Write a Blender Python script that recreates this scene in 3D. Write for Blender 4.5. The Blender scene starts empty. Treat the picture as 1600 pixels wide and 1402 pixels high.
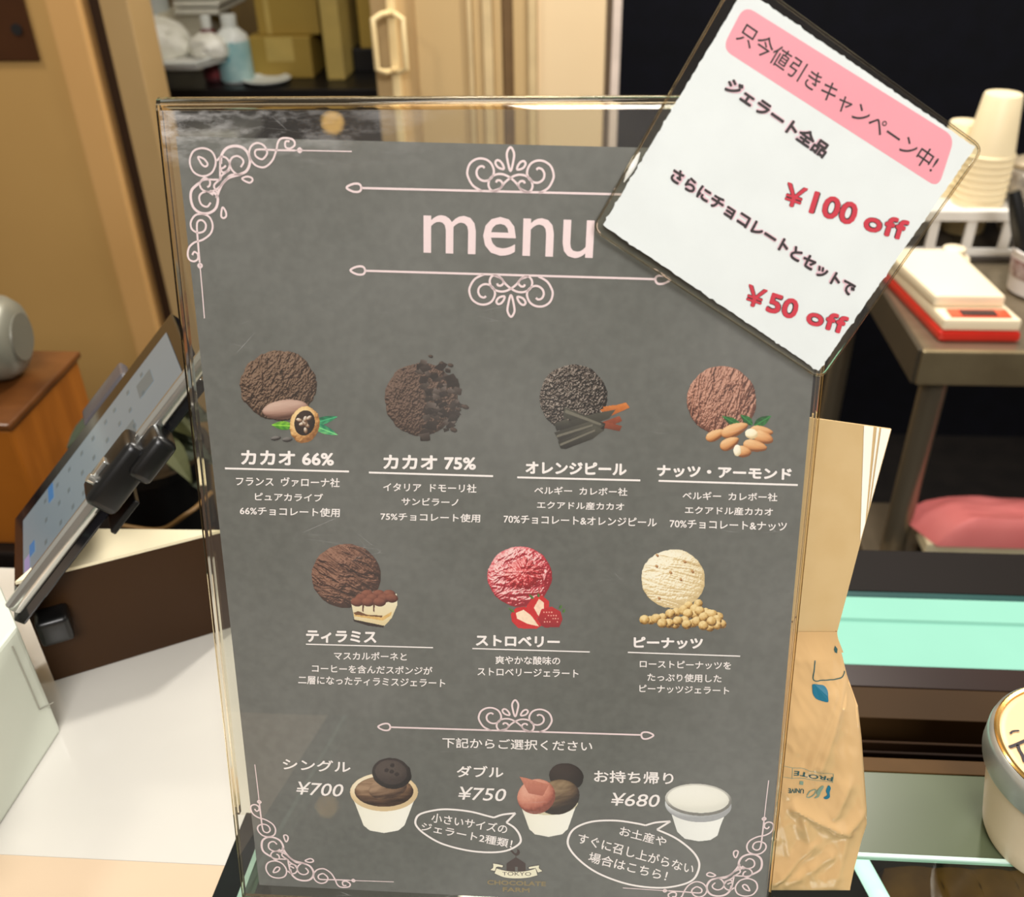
import bpy, bmesh, math, random
import numpy as np
from mathutils import Vector, Matrix
random.seed(7)
SC = bpy.context.scene
COL = SC.collection

# ------------------------------------------------------------------ camera
F = 1500.0                                   # focal length in pixels of the 1600 px wide frame
CAM = np.array([0.130759080, -0.229525266, 0.380774391])
RW = np.array([[0.99762853, 0.06609055, -0.01921856],
               [0.02013441, -0.54724104, -0.83673284],
               [-0.06581732, 0.8343616, -0.54727397]])     # world -> camera (x right, y down, z forward)
cd = bpy.data.cameras.new('camera'); co = bpy.data.objects.new('camera', cd); COL.objects.link(co)
Rc = RW.T @ np.diag([1, -1, -1])
M = Matrix(Rc.tolist()).to_4x4(); M.translation = Vector(CAM.tolist()); co.matrix_world = M
cd.sensor_width = 36.0; cd.lens = F / 1600 * 36; cd.clip_start = 0.01; cd.clip_end = 50
cd.dof.use_dof = True; cd.dof.focus_distance = 0.372; cd.dof.aperture_fstop = (cd.lens / 1000) / 0.0026
SC.camera = co
# ------------------------------------------------------------------ world, lamps, exposure
SC.view_settings.view_transform = 'Standard'; SC.view_settings.look = 'None'
SC.view_settings.exposure = 0.0; SC.view_settings.gamma = 1.0; SC.view_settings.use_curve_mapping = False
SC.cycles.transparent_max_bounces = 24; SC.cycles.max_bounces = 10; SC.cycles.sample_clamp_indirect = 4.0
SC.cycles.use_denoising = True
w = bpy.data.worlds.new('world'); SC.world = w; w.use_nodes = True
w.node_tree.nodes['Background'].inputs[0].default_value = (1.0, 0.90, 0.76, 1)
w.node_tree.nodes['Background'].inputs[1].default_value = 0.36
def area(name, loc, target, size, power, col=(1, 0.95, 0.88), sy=None):
    l = bpy.data.lights.new(name, 'AREA'); l.shape = 'RECTANGLE'; l.size = size; l.size_y = sy or size
    l.energy = power; l.color = col
    o = bpy.data.objects.new(name, l); COL.objects.link(o); o.location = loc
    o.rotation_euler = (Vector(target) - Vector(loc)).to_track_quat('-Z', 'Y').to_euler()
    return o
area('ceiling_and_fill_light', (0.35, -1.25, 1.25), (0.1, 0.05, 0.15), 0.7, 33, (1, 0.97, 0.95), sy=0.5)  # unseen fill lamp above and behind the camera, added to brighten menu and card
area('ceiling_and_fill_light', (0.0, -0.2, 1.5), (0.1, 0.1, 0.0), 0.3, 5, sy=0.6)
area('ceiling_and_fill_light', (-1.1, 0.75, 1.25), (-0.9, 1.2, 0.3), 0.25, 11, (1, 0.93, 0.82))
area('ceiling_and_fill_light', (0.5, 1.15, 1.3), (-0.1, 0.1, 0), 0.10, 24, (1, 0.95, 0.88))
area('ceiling_and_fill_light', (1.5, 0.55, 1.4), (0.6, 0.8, -0.1), 0.35, 9, (1, 0.93, 0.82))
area('ceiling_and_fill_light', (0.1, 1.2, 1.6), (0.0, 1.6, 0), 0.5, 13, (1, 0.92, 0.8))

# ------------------------------------------------------------------ pixel -> place helpers (1600 x 1402 frame)
def ray(u, v): return RW.T @ np.array([(u - 800) / F, (v - 701) / F, 1.0])
def Pz(u, v, z=0.0):
    d = ray(u, v); return CAM + d * ((z - CAM[2]) / d[2])
def Py(u, v, y):
    d = ray(u, v); return CAM + d * ((y - CAM[1]) / d[1])
LEAN = math.radians(15.2)
UX = np.array([1.0, 0, 0]); UU = np.array([0, math.sin(LEAN), math.cos(LEAN)]); UN = np.array([0, -math.cos(LEAN), math.sin(LEAN)])
O0 = np.array([0, 0, 0.008])
def SP(u, v, off=0.0):
    """pixel -> (a, h) on the plane of the leaning sheet"""
    d = ray(u, v); o = O0 + UN * off
    p = CAM + d * (((o - CAM) @ UN) / (d @ UN)) - o
    return (p @ UX, p @ UU)
def S3(a, h, off=0.0): return O0 + UX * a + UU * h + UN * off

def lin(c):
    r = []
    for x in c[:3]:
        x = x / 255.0
        r.append(x / 12.92 if x <= 0.04045 else ((x + 0.055) / 1.055) ** 2.4)
    return tuple(r) + (1.0,)

# ------------------------------------------------------------------ materials
def mat(name, c, rough=0.5, metal=0.0, c2=None, scale=20, bump=0.0, bscale=None, spec=0.5, coat=0.0, emit=None, es=1.0, stretch=None, detail=4, sss=0):
    m = bpy.data.materials.new(name); m.use_nodes = True; nt = m.node_tree; b = nt.nodes['Principled BSDF']
    b.inputs['Base Color'].default_value = lin(c); b.inputs['Roughness'].default_value = rough
    b.inputs['Metallic'].default_value = metal; b.inputs['Specular IOR Level'].default_value = spec
    b.inputs['Coat Weight'].default_value = coat
    tc = nt.nodes.new('ShaderNodeTexCoord'); mp = nt.nodes.new('ShaderNodeMapping'); nt.links.new(tc.outputs['Object'], mp.inputs[0])
    if stretch: mp.inputs['Scale'].default_value = stretch
    if c2 is None: c2 = tuple(x * 0.93 for x in c)
    n = nt.nodes.new('ShaderNodeTexNoise'); n.inputs['Scale'].default_value = scale; n.inputs['Detail'].default_value = detail
    nt.links.new(mp.outputs[0], n.inputs['Vector'])
    r = nt.nodes.new('ShaderNodeValToRGB'); r.color_ramp.elements[0].position = 0.35; r.color_ramp.elements[1].position = 0.65
    r.color_ramp.elements[0].color = lin(c2); r.color_ramp.elements[1].color = lin(c)
    nt.links.new(n.outputs[0], r.inputs[0]); nt.links.new(r.outputs[0], b.inputs['Base Color'])
    if bump:
        n2 = nt.nodes.new('ShaderNodeTexNoise'); n2.inputs['Scale'].default_value = bscale or scale * 4; n2.inputs['Detail'].default_value = 5
        nt.links.new(mp.outputs[0], n2.inputs['Vector'])
        bp = nt.nodes.new('ShaderNodeBump'); bp.inputs['Strength'].default_value = bump; bp.inputs['Distance'].default_value = 0.002
        nt.links.new(n2.outputs[0], bp.inputs['Height']); nt.links.new(bp.outputs[0], b.inputs['Normal'])
    if emit is not None:
        b.inputs['Emission Color'].default_value = lin(emit); b.inputs['Emission Strength'].default_value = es
    return m
def clear(name, tint=(255, 255, 255), rough=0.02, refl=1.0, ior=1.49, haze=0.0, scratch=False):
    """thin clear plastic: straight through, plus its mirror reflection by Fresnel, plus faint scratches and patchy haze"""
    m = bpy.data.materials.new(name); m.use_nodes = True; nt = m.node_tree; nt.nodes.clear()
    out = nt.nodes.new('ShaderNodeOutputMaterial'); t = nt.nodes.new('ShaderNodeBsdfTransparent'); t.inputs[0].default_value = lin(tint)
    g = nt.nodes.new('ShaderNodeBsdfGlossy'); g.inputs['Roughness'].default_value = rough
    fr = nt.nodes.new('ShaderNodeFresnel'); fr.inputs[0].default_value = ior
    mu = nt.nodes.new('ShaderNodeMath'); mu.operation = 'MULTIPLY'; mu.inputs[1].default_value = refl; nt.links.new(fr.outputs[0], mu.inputs[0])
    ge = nt.nodes.new('ShaderNodeNewGeometry'); fb = nt.nodes.new('ShaderNodeMath'); fb.operation = 'MULTIPLY_ADD'; fb.inputs[1].default_value = -1.0; fb.inputs[2].default_value = 1.0
    nt.links.new(ge.outputs['Backfacing'], fb.inputs[0]); m4 = nt.nodes.new('ShaderNodeMath'); m4.operation = 'MULTIPLY'; nt.links.new(mu.outputs[0], m4.inputs[0]); nt.links.new(fb.outputs[0], m4.inputs[1]); mu = m4   # both surfaces' reflection is given once, where the ray enters
    mx = nt.nodes.new('ShaderNodeMixShader'); nt.links.new(mu.outputs[0], mx.inputs[0]); nt.links.new(t.outputs[0], mx.inputs[1]); nt.links.new(g.outputs[0], mx.inputs[2])
    last = mx
    if haze or scratch:
        tc = nt.nodes.new('ShaderNodeTexCoord')
        df = nt.nodes.new('ShaderNodeBsdfDiffuse'); df.inputs[0].default_value = (0.9, 0.88, 0.85, 1)
        n = nt.nodes.new('ShaderNodeTexNoise'); n.inputs['Scale'].default_value = 9; n.inputs['Detail'].default_value = 3; nt.links.new(tc.outputs['Object'], n.inputs['Vector'])
        mr = nt.nodes.new('ShaderNodeMapRange'); mr.inputs[1].default_value = 0.36; mr.inputs[2].default_value = 0.75; mr.inputs[3].default_value = haze * 0.4; mr.inputs[4].default_value = haze * 1.6
        nt.links.new(n.outputs[0], mr.inputs[0]); fac = mr.outputs[0]
        if scratch:
            for rz, sc in ((0.5, (60, 9, 60)), (-0.9, (9, 70, 60)), (0.1, (7, 80, 7))):
                mp = nt.nodes.new('ShaderNodeMapping'); mp.inputs['Rotation'].default_value = (0.3, rz, 0.2); mp.inputs['Scale'].default_value = sc
                nt.links.new(tc.outputs['Object'], mp.inputs[0])
                v = nt.nodes.new('ShaderNodeTexVoronoi'); v.feature = 'DISTANCE_TO_EDGE'; v.inputs['Scale'].default_value = 2.2; nt.links.new(mp.outputs[0], v.inputs['Vector'])
                lt = nt.nodes.new('ShaderNodeMath'); lt.operation = 'LESS_THAN'; lt.inputs[1].default_value = 0.0025; nt.links.new(v.outputs['Distance'], lt.inputs[0])
                n3 = nt.nodes.new('ShaderNodeTexNoise'); n3.inputs['Scale'].default_value = 40; nt.links.new(tc.outputs['Object'], n3.inputs['Vector'])
                m3 = nt.nodes.new('ShaderNodeMapRange'); m3.inputs[1].default_value = 0.64; m3.inputs[2].default_value = 0.75; m3.inputs[4].default_value = 0.16; nt.links.new(n3.outputs[0], m3.inputs[0])
                mm = nt.nodes.new('ShaderNodeMath'); mm.operation = 'MULTIPLY'; nt.links.new(lt.outputs[0], mm.inputs[0]); nt.links.new(m3.outputs[0], mm.inputs[1])
                ad = nt.nodes.new('ShaderNodeMath'); ad.operation = 'ADD'; nt.links.new(fac, ad.inputs[0]); nt.links.new(mm.outputs[0], ad.inputs[1]); fac = ad.outputs[0]
        if scratch:   # patchy whitish haze at the top left of the sheet, above the print
            sx = nt.nodes.new('ShaderNodeSeparateXYZ'); nt.links.new(tc.outputs['Object'], sx.inputs[0])
            za = nt.nodes.new('ShaderNodeMapRange'); za.inputs[1].default_value = .287; za.inputs[2].default_value = .298; nt.links.new(sx.outputs[2], za.inputs[0])
            xa_ = nt.nodes.new('ShaderNodeMapRange'); xa_.inputs[1].default_value = .10; xa_.inputs[2].default_value = .0; nt.links.new(sx.outputs[0], xa_.inputs[0])
            mp2 = nt.nodes.new('ShaderNodeMapping'); mp2.inputs['Scale'].default_value = (1, 1, 3); mp2.inputs['Rotation'].default_value = (0, .25, 0); nt.links.new(tc.outputs['Object'], mp2.inputs[0])
            ns = nt.nodes.new('ShaderNodeTexNoise'); ns.inputs['Scale'].default_value = 70; ns.inputs['Detail'].default_value = 8; ns.inputs['Roughness'].default_value = .7; nt.links.new(mp2.outputs[0], ns.inputs['Vector'])
            nr = nt.nodes.new('ShaderNodeMapRange'); nr.inputs[1].default_value = .45; nr.inputs[2].default_value = .72; nr.inputs[4].default_value = .42; nt.links.new(ns.outputs[0], nr.inputs[0])
            k1 = nt.nodes.new('ShaderNodeMath'); k1.operation = 'MULTIPLY'; nt.links.new(za.outputs[0], k1.inputs[0]); nt.links.new(xa_.outputs[0], k1.inputs[1])
            k2 = nt.nodes.new('ShaderNodeMath'); k2.operation = 'MULTIPLY'; nt.links.new(k1.outputs[0], k2.inputs[0]); nt.links.new(nr.outputs[0], k2.inputs[1])
            k3 = nt.nodes.new('ShaderNodeMath'); k3.operation = 'ADD'; nt.links.new(fac, k3.inputs[0]); nt.links.new(k2.outputs[0], k3.inputs[1]); fac = k3.outputs[0]
        m5 = nt.nodes.new('ShaderNodeMath'); m5.operation = 'MULTIPLY'; nt.links.new(fac, m5.inputs[0]); nt.links.new(fb.outputs[0], m5.inputs[1]); fac = m5.outputs[0]
        m2 = nt.nodes.new('ShaderNodeMixShader'); nt.links.new(fac, m2.inputs[0]); nt.links.new(mx.outputs[0], m2.inputs[1]); nt.links.new(df.outputs[0], m2.inputs[2]); last = m2
    nt.links.new(last.outputs[0], out.inputs[0]); return m
def vcol(name, rough=0.6):
    m = bpy.data.materials.new(name); m.use_nodes = True; nt = m.node_tree; b = nt.nodes['Principled BSDF']
    a = nt.nodes.new('ShaderNodeVertexColor'); a.layer_name = 'Col'; nt.links.new(a.outputs[0], b.inputs['Base Color'])
    b.inputs['Roughness'].default_value = rough; b.inputs['Specular IOR Level'].default_value = 0.2
    return m
def glass(name, c=(255, 255, 255), rough=0.0, ior=1.49):
    m = bpy.data.materials.new(name); m.use_nodes = True; nt = m.node_tree; nt.nodes.clear()
    out = nt.nodes.new('ShaderNodeOutputMaterial'); g = nt.nodes.new('ShaderNodeBsdfGlass'); g.inputs[0].default_value = lin(c)
    g.inputs['Roughness'].default_value = rough; g.inputs['IOR'].default_value = ior; nt.links.new(g.outputs[0], out.inputs[0]); return m

# ------------------------------------------------------------------ mesh helpers
def link(name, me, m=None, parent=None):
    o = bpy.data.objects.new(name, me); COL.objects.link(o)
    if m is not None:
        for mm in (m if isinstance(m, (list, tuple)) else [m]): me.materials.append(mm)
    if parent is not None: o.parent = parent
    return o
def bmo(name, bm, m=None, parent=None, smooth=False, loc=None):
    me = bpy.data.meshes.new(name); bmesh.ops.recalc_face_normals(bm, faces=bm.faces)
    bm.to_mesh(me); bm.free()
    if smooth:
        for p in me.polygons: p.use_smooth = True
        try: me.set_sharp_from_angle(angle=math.radians(40))
        except Exception: pass
    return link(name, me, m, parent)
def tag(o, label=None, cat=None, group=None, kind=None):
    if label: o['label'] = label
    if cat: o['category'] = cat
    if group: o['group'] = group
    if kind: o['kind'] = kind
    return o
def thing(name, label, cat, loc=(0, 0, 0), group=None):
    o = bpy.data.objects.new(name, None); COL.objects.link(o); o.location = loc; o.empty_display_size = 0.01
    return tag(o, label, cat, group)
def rel(parent, o):
    """keep a part whose mesh is in world coordinates where it is under a moved parent"""
    o.location = -parent.location; return o
def prism(bm, pts, z0, z1, bev=0.0):
    vb = [bm.verts.new((p[0], p[1], z0)) for p in pts]; vt = [bm.verts.new((p[0], p[1], z1)) for p in pts]
    fs = [bm.faces.new(vb[::-1]), bm.faces.new(vt)]
    for i in range(len(pts)): fs.append(bm.faces.new((vb[i], vb[(i + 1) % len(pts)], vt[(i + 1) % len(pts)], vt[i])))
    if bev: bmesh.ops.bevel(bm, geom=list({e for f in fs for e in f.edges}), offset=bev, segments=2, affect='EDGES', profile=0.6)
def box(bm, x0, x1, y0, y1, z0, z1, bev=0.0): prism(bm, [(x0, y0), (x1, y0), (x1, y1), (x0, y1)], z0, z1, bev)
def obb(bm, c, ax, ay, az, hx, hy, hz, bev=0.0):
    c, ax, ay, az = map(np.array, (c, ax, ay, az)); V = {}
    for i in (-1, 1):
        for j in (-1, 1):
            for k in (-1, 1): V[i, j, k] = bm.verts.new((c + ax * hx * i + ay * hy * j + az * hz * k).tolist())
    fs = []
    for q in (((-1,-1,-1),(-1,1,-1),(1,1,-1),(1,-1,-1)), ((-1,-1,1),(1,-1,1),(1,1,1),(-1,1,1)), ((-1,-1,-1),(1,-1,-1),(1,-1,1),(-1,-1,1)),
              ((1,-1,-1),(1,1,-1),(1,1,1),(1,-1,1)), ((1,1,-1),(-1,1,-1),(-1,1,1),(1,1,1)), ((-1,1,-1),(-1,-1,-1),(-1,-1,1),(-1,1,1))):
        fs.append(bm.faces.new([V[t] for t in q]))
    if bev: bmesh.ops.bevel(bm, geom=list({e for f in fs for e in f.edges}), offset=bev, segments=3, affect='EDGES', profile=0.6)
def lathe(bm, prof, c=(0, 0, 0), n=48, R=None):
    rings = []
    for r, z in prof:
        ring = []
        for i in range(n):
            a = 2 * math.pi * i / n; p = Vector((r * math.cos(a), r * math.sin(a), z))
            if R is not None: p = R @ p
            ring.append(bm.verts.new(p + Vector(c)))
        rings.append(ring)
    for a, b in zip(rings, rings[1:]):
        for i in range(n): bm.faces.new((a[i], a[(i + 1) % n], b[(i + 1) % n], b[i]))
    bm.faces.new(rings[0][::-1]); bm.faces.new(rings[-1])
def tube(bm, pts, r, n=16, cap=True):
    pts = [Vector(p) for p in pts]; rings = []; prev = None
    for i, p in enumerate(pts):
        t = ((pts[min(i + 1, len(pts) - 1)] - pts[max(i - 1, 0)])).normalized()
        x = t.orthogonal().normalized() if prev is None else (prev - t * prev.dot(t)).normalized()
        prev = x; y = t.cross(x); rr = r[i] if isinstance(r, (list, tuple)) else r
        rings.append([bm.verts.new(p + (x * math.cos(2 * math.pi * k / n) + y * math.sin(2 * math.pi * k / n)) * rr) for k in range(n)])
    for a, b in zip(rings, rings[1:]):
        for k in range(n): bm.faces.new((a[k], a[(k + 1) % n], b[(k + 1) % n], b[k]))
    if cap: bm.faces.new(rings[0][::-1]); bm.faces.new(rings[-1])
def catmull(P, closed=False, k=6):
    P = [np.array(p, float) for p in P]; n = len(P); out = []
    for i in range(n if closed else n - 1):
        g = (lambda j: P[j % n]) if closed else (lambda j: P[max(0, min(n - 1, j))])
        a, b, c, d = g(i - 1), g(i), g(i + 1), g(i + 2)
        for s in range(k):
            t = s / k
            out.append(0.5 * ((2 * b) + (-a + c) * t + (2 * a - 5 * b + 4 * c - d) * t * t + (-a + 3 * b - 3 * c + d) * t ** 3))
    if not closed: out.append(P[-1])
    return out
def ribbon2(P, wd, closed=False):
    """flat stroke in 2D: list of points -> verts, faces"""
    P = [np.array(p, float) for p in P]; n = len(P); V = []; Fc = []
    for i in range(n):
        a = P[i - 1] if (i or closed) else P[i]; b = P[(i + 1) % n] if (i < n - 1 or closed) else P[i]
        t = b - a; t = t / (np.linalg.norm(t) + 1e-12); nn = np.array([-t[1], t[0]])
        ww = wd[i] if isinstance(wd, (list, tuple)) else wd
        V += [P[i] + nn * ww / 2, P[i] - nn * ww / 2]
    for i in range(n if closed else n - 1):
        j = (i + 1) % n; Fc.append((2 * i, 2 * i + 1, 2 * j + 1, 2 * j))
    return V, Fc
class Flat:
    """printed shapes on the leaning plane, (a, h) coordinates"""
    def __init__(s, off): s.V = []; s.F = []; s.off = off
    def add(s, V, Fc):
        b = len(s.V); s.V += [S3(v[0], v[1], s.off).tolist() for v in V]; s.F += [tuple(b + i for i in f) for f in Fc]
    def build(s, name, m, parent, label=None):
        me = bpy.data.meshes.new(name); me.from_pydata(s.V, [], s.F); o = link(name, me, m, parent)
        if label: o['label'] = label
        return o

# ------------------------------------------------------------------ lettering: fit the ink of a text on three pixel points
_tc = {}
def glyphs(s, sc=1.0):
    if s not in _tc:
        c = bpy.data.curves.new('t', 'FONT'); c.body = s; c.size = 1.0; c.space_character = 1.13 if s == 'off' else 1.0; c.resolution_u = 3
        o = bpy.data.objects.new('t', c); COL.objects.link(o)
        dg = bpy.context.evaluated_depsgraph_get(); me = bpy.data.meshes.new_from_object(o.evaluated_get(dg))
        V = np.array([v.co[:2] for v in me.vertices]); Fc = [tuple(p.vertices) for p in me.polygons]
        bpy.data.objects.remove(o); bpy.data.curves.remove(c); bpy.data.meshes.remove(me); _tc[s] = (V, Fc)
    return _tc[s]
def text(parent, s, BL, BR, TL, off, m, fat=0.0, name='lettering', label=None, conv=None):
    """fat: stroke growth in metres"""
    V, Fc = glyphs(s); conv = conv or (lambda p: SP(p[0], p[1], off))
    mn, mx = V.min(0), V.max(0); U = (V - mn) / (mx - mn)
    o, x, y = map(np.array, (conv(BL), conv(BR), conv(TL))); ex, ey = x - o, y - o
    if fat: # keep the overall ink size
        lx, ly = np.linalg.norm(ex), np.linalg.norm(ey); o = o + (ex / lx + ey / ly) * fat; ex = ex * (1 - 2 * fat / lx); ey = ey * (1 - 2 * fat / ly)
    W = o + U[:, :1] * ex + U[:, 1:] * ey
    f = Flat(off); 
    if not fat: f.add(W, Fc)
    else:
        for k in range(8):
            a = k * math.pi / 4 + 0.2; f.off = off + 6e-6 * k; f.add(W + np.array([math.cos(a), math.sin(a)]) * fat, Fc)
        f.off = off + 6e-6 * 9; f.add(W, Fc)
    return f.build(name, m, parent, label)
# ------------------------------------------------------------------ printed photographs: painted cell by cell, as print on the flat sheet
def vnoise(X, Y, seed):
    xi = np.floor(X).astype(np.int64); yi = np.floor(Y).astype(np.int64); fx = X - xi; fy = Y - yi
    def h(a, b):
        n = (a * 374761393 + b * 668265263 + seed * 974711) & 0x7fffffff
        n = ((n ^ (n >> 13)) * 1274126177) & 0x7fffffff
        return ((n ^ (n >> 16)) & 0xffff) / 65535.0
    u = fx * fx * (3 - 2 * fx); v = fy * fy * (3 - 2 * fy)
    return (h(xi, yi) * (1 - u) + h(xi + 1, yi) * u) * (1 - v) + (h(xi, yi + 1) * (1 - u) + h(xi + 1, yi + 1) * u) * v
def fbm(X, Y, seed, oc=4):
    r = 0; a = 0.5; t = 0
    for k in range(oc): r = r + a * vnoise(X * 2 ** k + 17.3 * k, Y * 2 ** k - 9.1 * k, seed + k); t += a; a *= 0.55
    return r / t
class Canvas:
    def __init__(s, x0, y0, x1, y1, sc=1.35):
        s.sc = sc; s.nx = int((x1 - x0) * sc); s.ny = int((y1 - y0) * sc); s.x0 = x0; s.y0 = y0
        s.X, s.Y = np.meshgrid(x0 + (np.arange(s.nx) + .5) / sc, y0 + (np.arange(s.ny) + .5) / sc)
        s.rgb = np.zeros((s.ny, s.nx, 3)); s.a = np.zeros((s.ny, s.nx), bool)
    def put(s, mask, rgb): s.rgb[mask] = np.clip(rgb, 0, 255)[mask]; s.a |= mask
    def ramp(s, t, cols):
        t = np.clip(t, 0, 1) * (len(cols) - 1); i = np.minimum(t.astype(int), len(cols) - 2); f = (t - i)[..., None]; c = np.array(cols, float)
        return c[i] * (1 - f) + c[i + 1] * f
    def scoop(s, cx, cy, r, cols, amp=0.25, st=(0.12, 0.12), ang=0.0, jag=0.04, seed=1, ridge=True, lx=-0.4, ly=-0.6, ry=None, amb=0.25, fine=0.25):
        dx, dy = (s.X - cx) / r, (s.Y - cy) / (ry or r); th = np.arctan2(dy, dx)
        d = np.sqrt(dx * dx + dy * dy) / (1 + jag * (fbm(th * 4 + 30, th * 0 + 3, seed, 4) - 0.5) * 2)
        ca, sa = math.cos(ang), math.sin(ang); U = (dx * ca + dy * sa) * r * st[0]; V = (-dx * sa + dy * ca) * r * st[1]
        wx = fbm(U * .5 + 5, V * .5, seed + 3, 3) * 2.5; n = fbm(U + wx, V + wx, seed + 5, 5)
        if ridge: n = 1 - np.abs(2 * n - 1)
        n2 = fbm(s.X * .35, s.Y * .35, seed + 9, 2)
        hgt = np.sqrt(np.clip(1 - d * d, 0, 1)) * 1.0 + amp * n + amp * fine * n2
        gy, gx = np.gradient(hgt, 1.0 / s.sc / r)
        nz = 1 / np.sqrt(gx * gx + gy * gy + 1); sh = (-gx * lx - gy * ly + 0.8) * nz
        t = amb + (1 - amb) * np.clip(sh, 0, 1.3) / 1.2 + 0.25 * (n - 0.6); t = (t - .5) * 1.4 + .5; s.put(d < 1, s.ramp(t, cols))
    def blob(s, cx, cy, a, b, ang, cols, seed=1, lx=-0.4, ly=-0.7, tex=0.12, tip=0.0, streak=None, jag=0.0):
        ca, sa = math.cos(math.radians(ang)), math.sin(math.radians(ang)); dx, dy = s.X - cx, s.Y - cy
        u = (dx * ca + dy * sa) / a; v = (-dx * sa + dy * ca) / b
        bb = 1 - tip * np.clip(u, -1, 1) * 0.9; d = np.sqrt(u * u + (v / np.clip(bb, .05, 3)) ** 2)
        if jag: d = d / (1 + jag * (fbm(s.X * .2, s.Y * .2, seed, 3) - .5) * 2)
        h = np.sqrt(np.clip(1 - d * d, 0, 1)); gy, gx = np.gradient(h, 1 / s.sc / max(4, min(a, b)))
        sh = (-gx * lx - gy * ly + 0.8) / np.sqrt(gx * gx + gy * gy + 1)
        n = fbm(u * 1.5, v * 5, seed, 4) if streak else fbm(s.X * .3, s.Y * .3, seed, 3)
        s.put(d < 1, s.ramp(0.15 + 0.75 * np.clip(sh, 0, 1.2) + tex * 2 * (n - .5), cols))
    def poly(s, P, col, n=8, seed=1, col2=None, gdir=(0, 1)):
        P = np.array(P, float); ins = np.zeros(s.X.shape, bool); j = len(P) - 1
        for i in range(len(P)):
            c = ((P[i, 1] > s.Y) != (P[j, 1] > s.Y)) & (s.X < (P[j, 0] - P[i, 0]) * (s.Y - P[i, 1]) / (P[j, 1] - P[i, 1] + 1e-9) + P[i, 0]); ins ^= c; j = i
        c = np.array(col, float)[None, None] + (fbm(s.X * .3, s.Y * .3, seed, 3)[..., None] - .5) * 2 * n
        if col2 is not None:
            q = s.X * gdir[0] + s.Y * gdir[1]; pq = P @ np.array(gdir, float); t = np.clip((q - pq.min()) / (np.ptp(pq) + 1e-9), 0, 1)[..., None]
            c = c * (1 - t) + np.array(col2, float) * t
        s.put(ins, c)
    def leaf(s, x0, y0, x1, y1, wd, col, col2):
        a = np.array((x0, y0), float); b = np.array((x1, y1), float); t = b - a; L = np.linalg.norm(t); t /= L; n = np.array([-t[1], t[0]])
        u = ((s.X - x0) * t[0] + (s.Y - y0) * t[1]) / L; v = ((s.X - x0) * n[0] + (s.Y - y0) * n[1]) / (wd / 2)
        m = (u > 0) & (u < 1) & (np.abs(v) < np.sin(np.clip(u, 0, 1) ** .8 * math.pi)); k = np.clip(.5 + .5 * v + .25 * np.sin(u * 22 + np.abs(v) * 4), 0, 1)[..., None]
        c = np.array(col, float) * (1 - k) + np.array(col2, float) * k; c[np.abs(v) < .12] = np.array(col2) * 1.15; s.put(m, c)
    def build(s, name, parent, off, m, label):
        idx = -np.ones((s.ny + 1, s.nx + 1), int); need = np.zeros((s.ny + 1, s.nx + 1), bool)
        need[:-1, :-1] |= s.a; need[1:, :-1] |= s.a; need[:-1, 1:] |= s.a; need[1:, 1:] |= s.a
        jj, ii = np.nonzero(need); idx[jj, ii] = np.arange(len(jj))
        u = s.x0 + ii / s.sc; v = s.y0 + jj / s.sc
        D = np.stack([(u - 800) / F, (v - 701) / F, np.ones(len(u))], 1) @ RW; o = O0 + UN * off
        P = CAM + D * (((o - CAM) @ UN) / (D @ UN))[:, None]
        cj, ci = np.nonzero(s.a); Fc = np.stack([idx[cj, ci], idx[cj + 1, ci], idx[cj + 1, ci + 1], idx[cj, ci + 1]], 1)
        me = bpy.data.meshes.new(name); me.vertices.add(len(P)); me.vertices.foreach_set('co', P.ravel())
        me.loops.add(Fc.size); me.loops.foreach_set('vertex_index', Fc.ravel()); me.polygons.add(len(Fc)); me.polygons.foreach_set('loop_start', np.arange(0, Fc.size, 4))
        me.update(calc_edges=True)
        c = s.rgb[cj, ci] / 255.0; c = np.where(c <= .04045, c / 12.92, ((c + .055) / 1.055) ** 2.4)
        at = me.color_attributes.new('Col', 'FLOAT_COLOR', 'CORNER'); cc = np.ones((len(Fc), 4, 4)); cc[:, :, :3] = c[:, None, :]; at.data.foreach_set('color', cc.ravel())
        o = link(name, me, m, parent); o['label'] = label; return o

# ================================================================== THE MENU SHEET
PRINT = vcol('printed_ink')
M_WHITE = mat('white_print', (255, 247, 247), 0.6, c2=(252, 244, 244))
M_PINKW = mat('pale_pink_print', (246, 224, 228), 0.6, c2=(242, 220, 224))
paper = thing('menu_sheet', 'dark grey printed gelato menu sheet inside the clear acrylic sign holder', 'menu')
bm = bmesh.new()
NX, NY = 24, 40
pc = [SP(275, 213), SP(1302, 238), SP(1196, 1424), SP(405, 1383)]
def sheetpt(s, t):
    a = np.array(pc[0]) * (1 - s) + np.array(pc[1]) * s; b = np.array(pc[3]) * (1 - s) + np.array(pc[2]) * s
    return a * (1 - t) + b * t
gridf = {}
for i in range(NX + 1):
    for j in range(NY + 1):
        q = sheetpt(i / NX, j / NY); gridf[i, j] = bm.verts.new(S3(q[0], q[1], 0).tolist())
for i in range(NX):
    for j in range(NY): bm.faces.new((gridf[i, j], gridf[i, j + 1], gridf[i + 1, j + 1], gridf[i + 1, j]))
bk = [bm.verts.new(S3(*sheetpt(a, b), -0.00015).tolist()) for a, b in ((0, 0), (1, 0), (1, 1), (0, 1))]; bm.faces.new(bk)
M_SLATE = mat('slate_print', (107, 108, 105), 0.62, c2=(99, 100, 97), scale=260, bump=0.0, spec=0.25, detail=6)
nt = M_SLATE.node_tree   # broad printed chalkboard mottling
bmo('paper', bm, M_SLATE, paper)
T = lambda s, BL, BR, TL, fat=0.0, m=None: text(paper, s, BL, BR, TL, 0.00025, m or M_WHITE, fat, label='white lettering on the menu reading ' + s)
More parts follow.
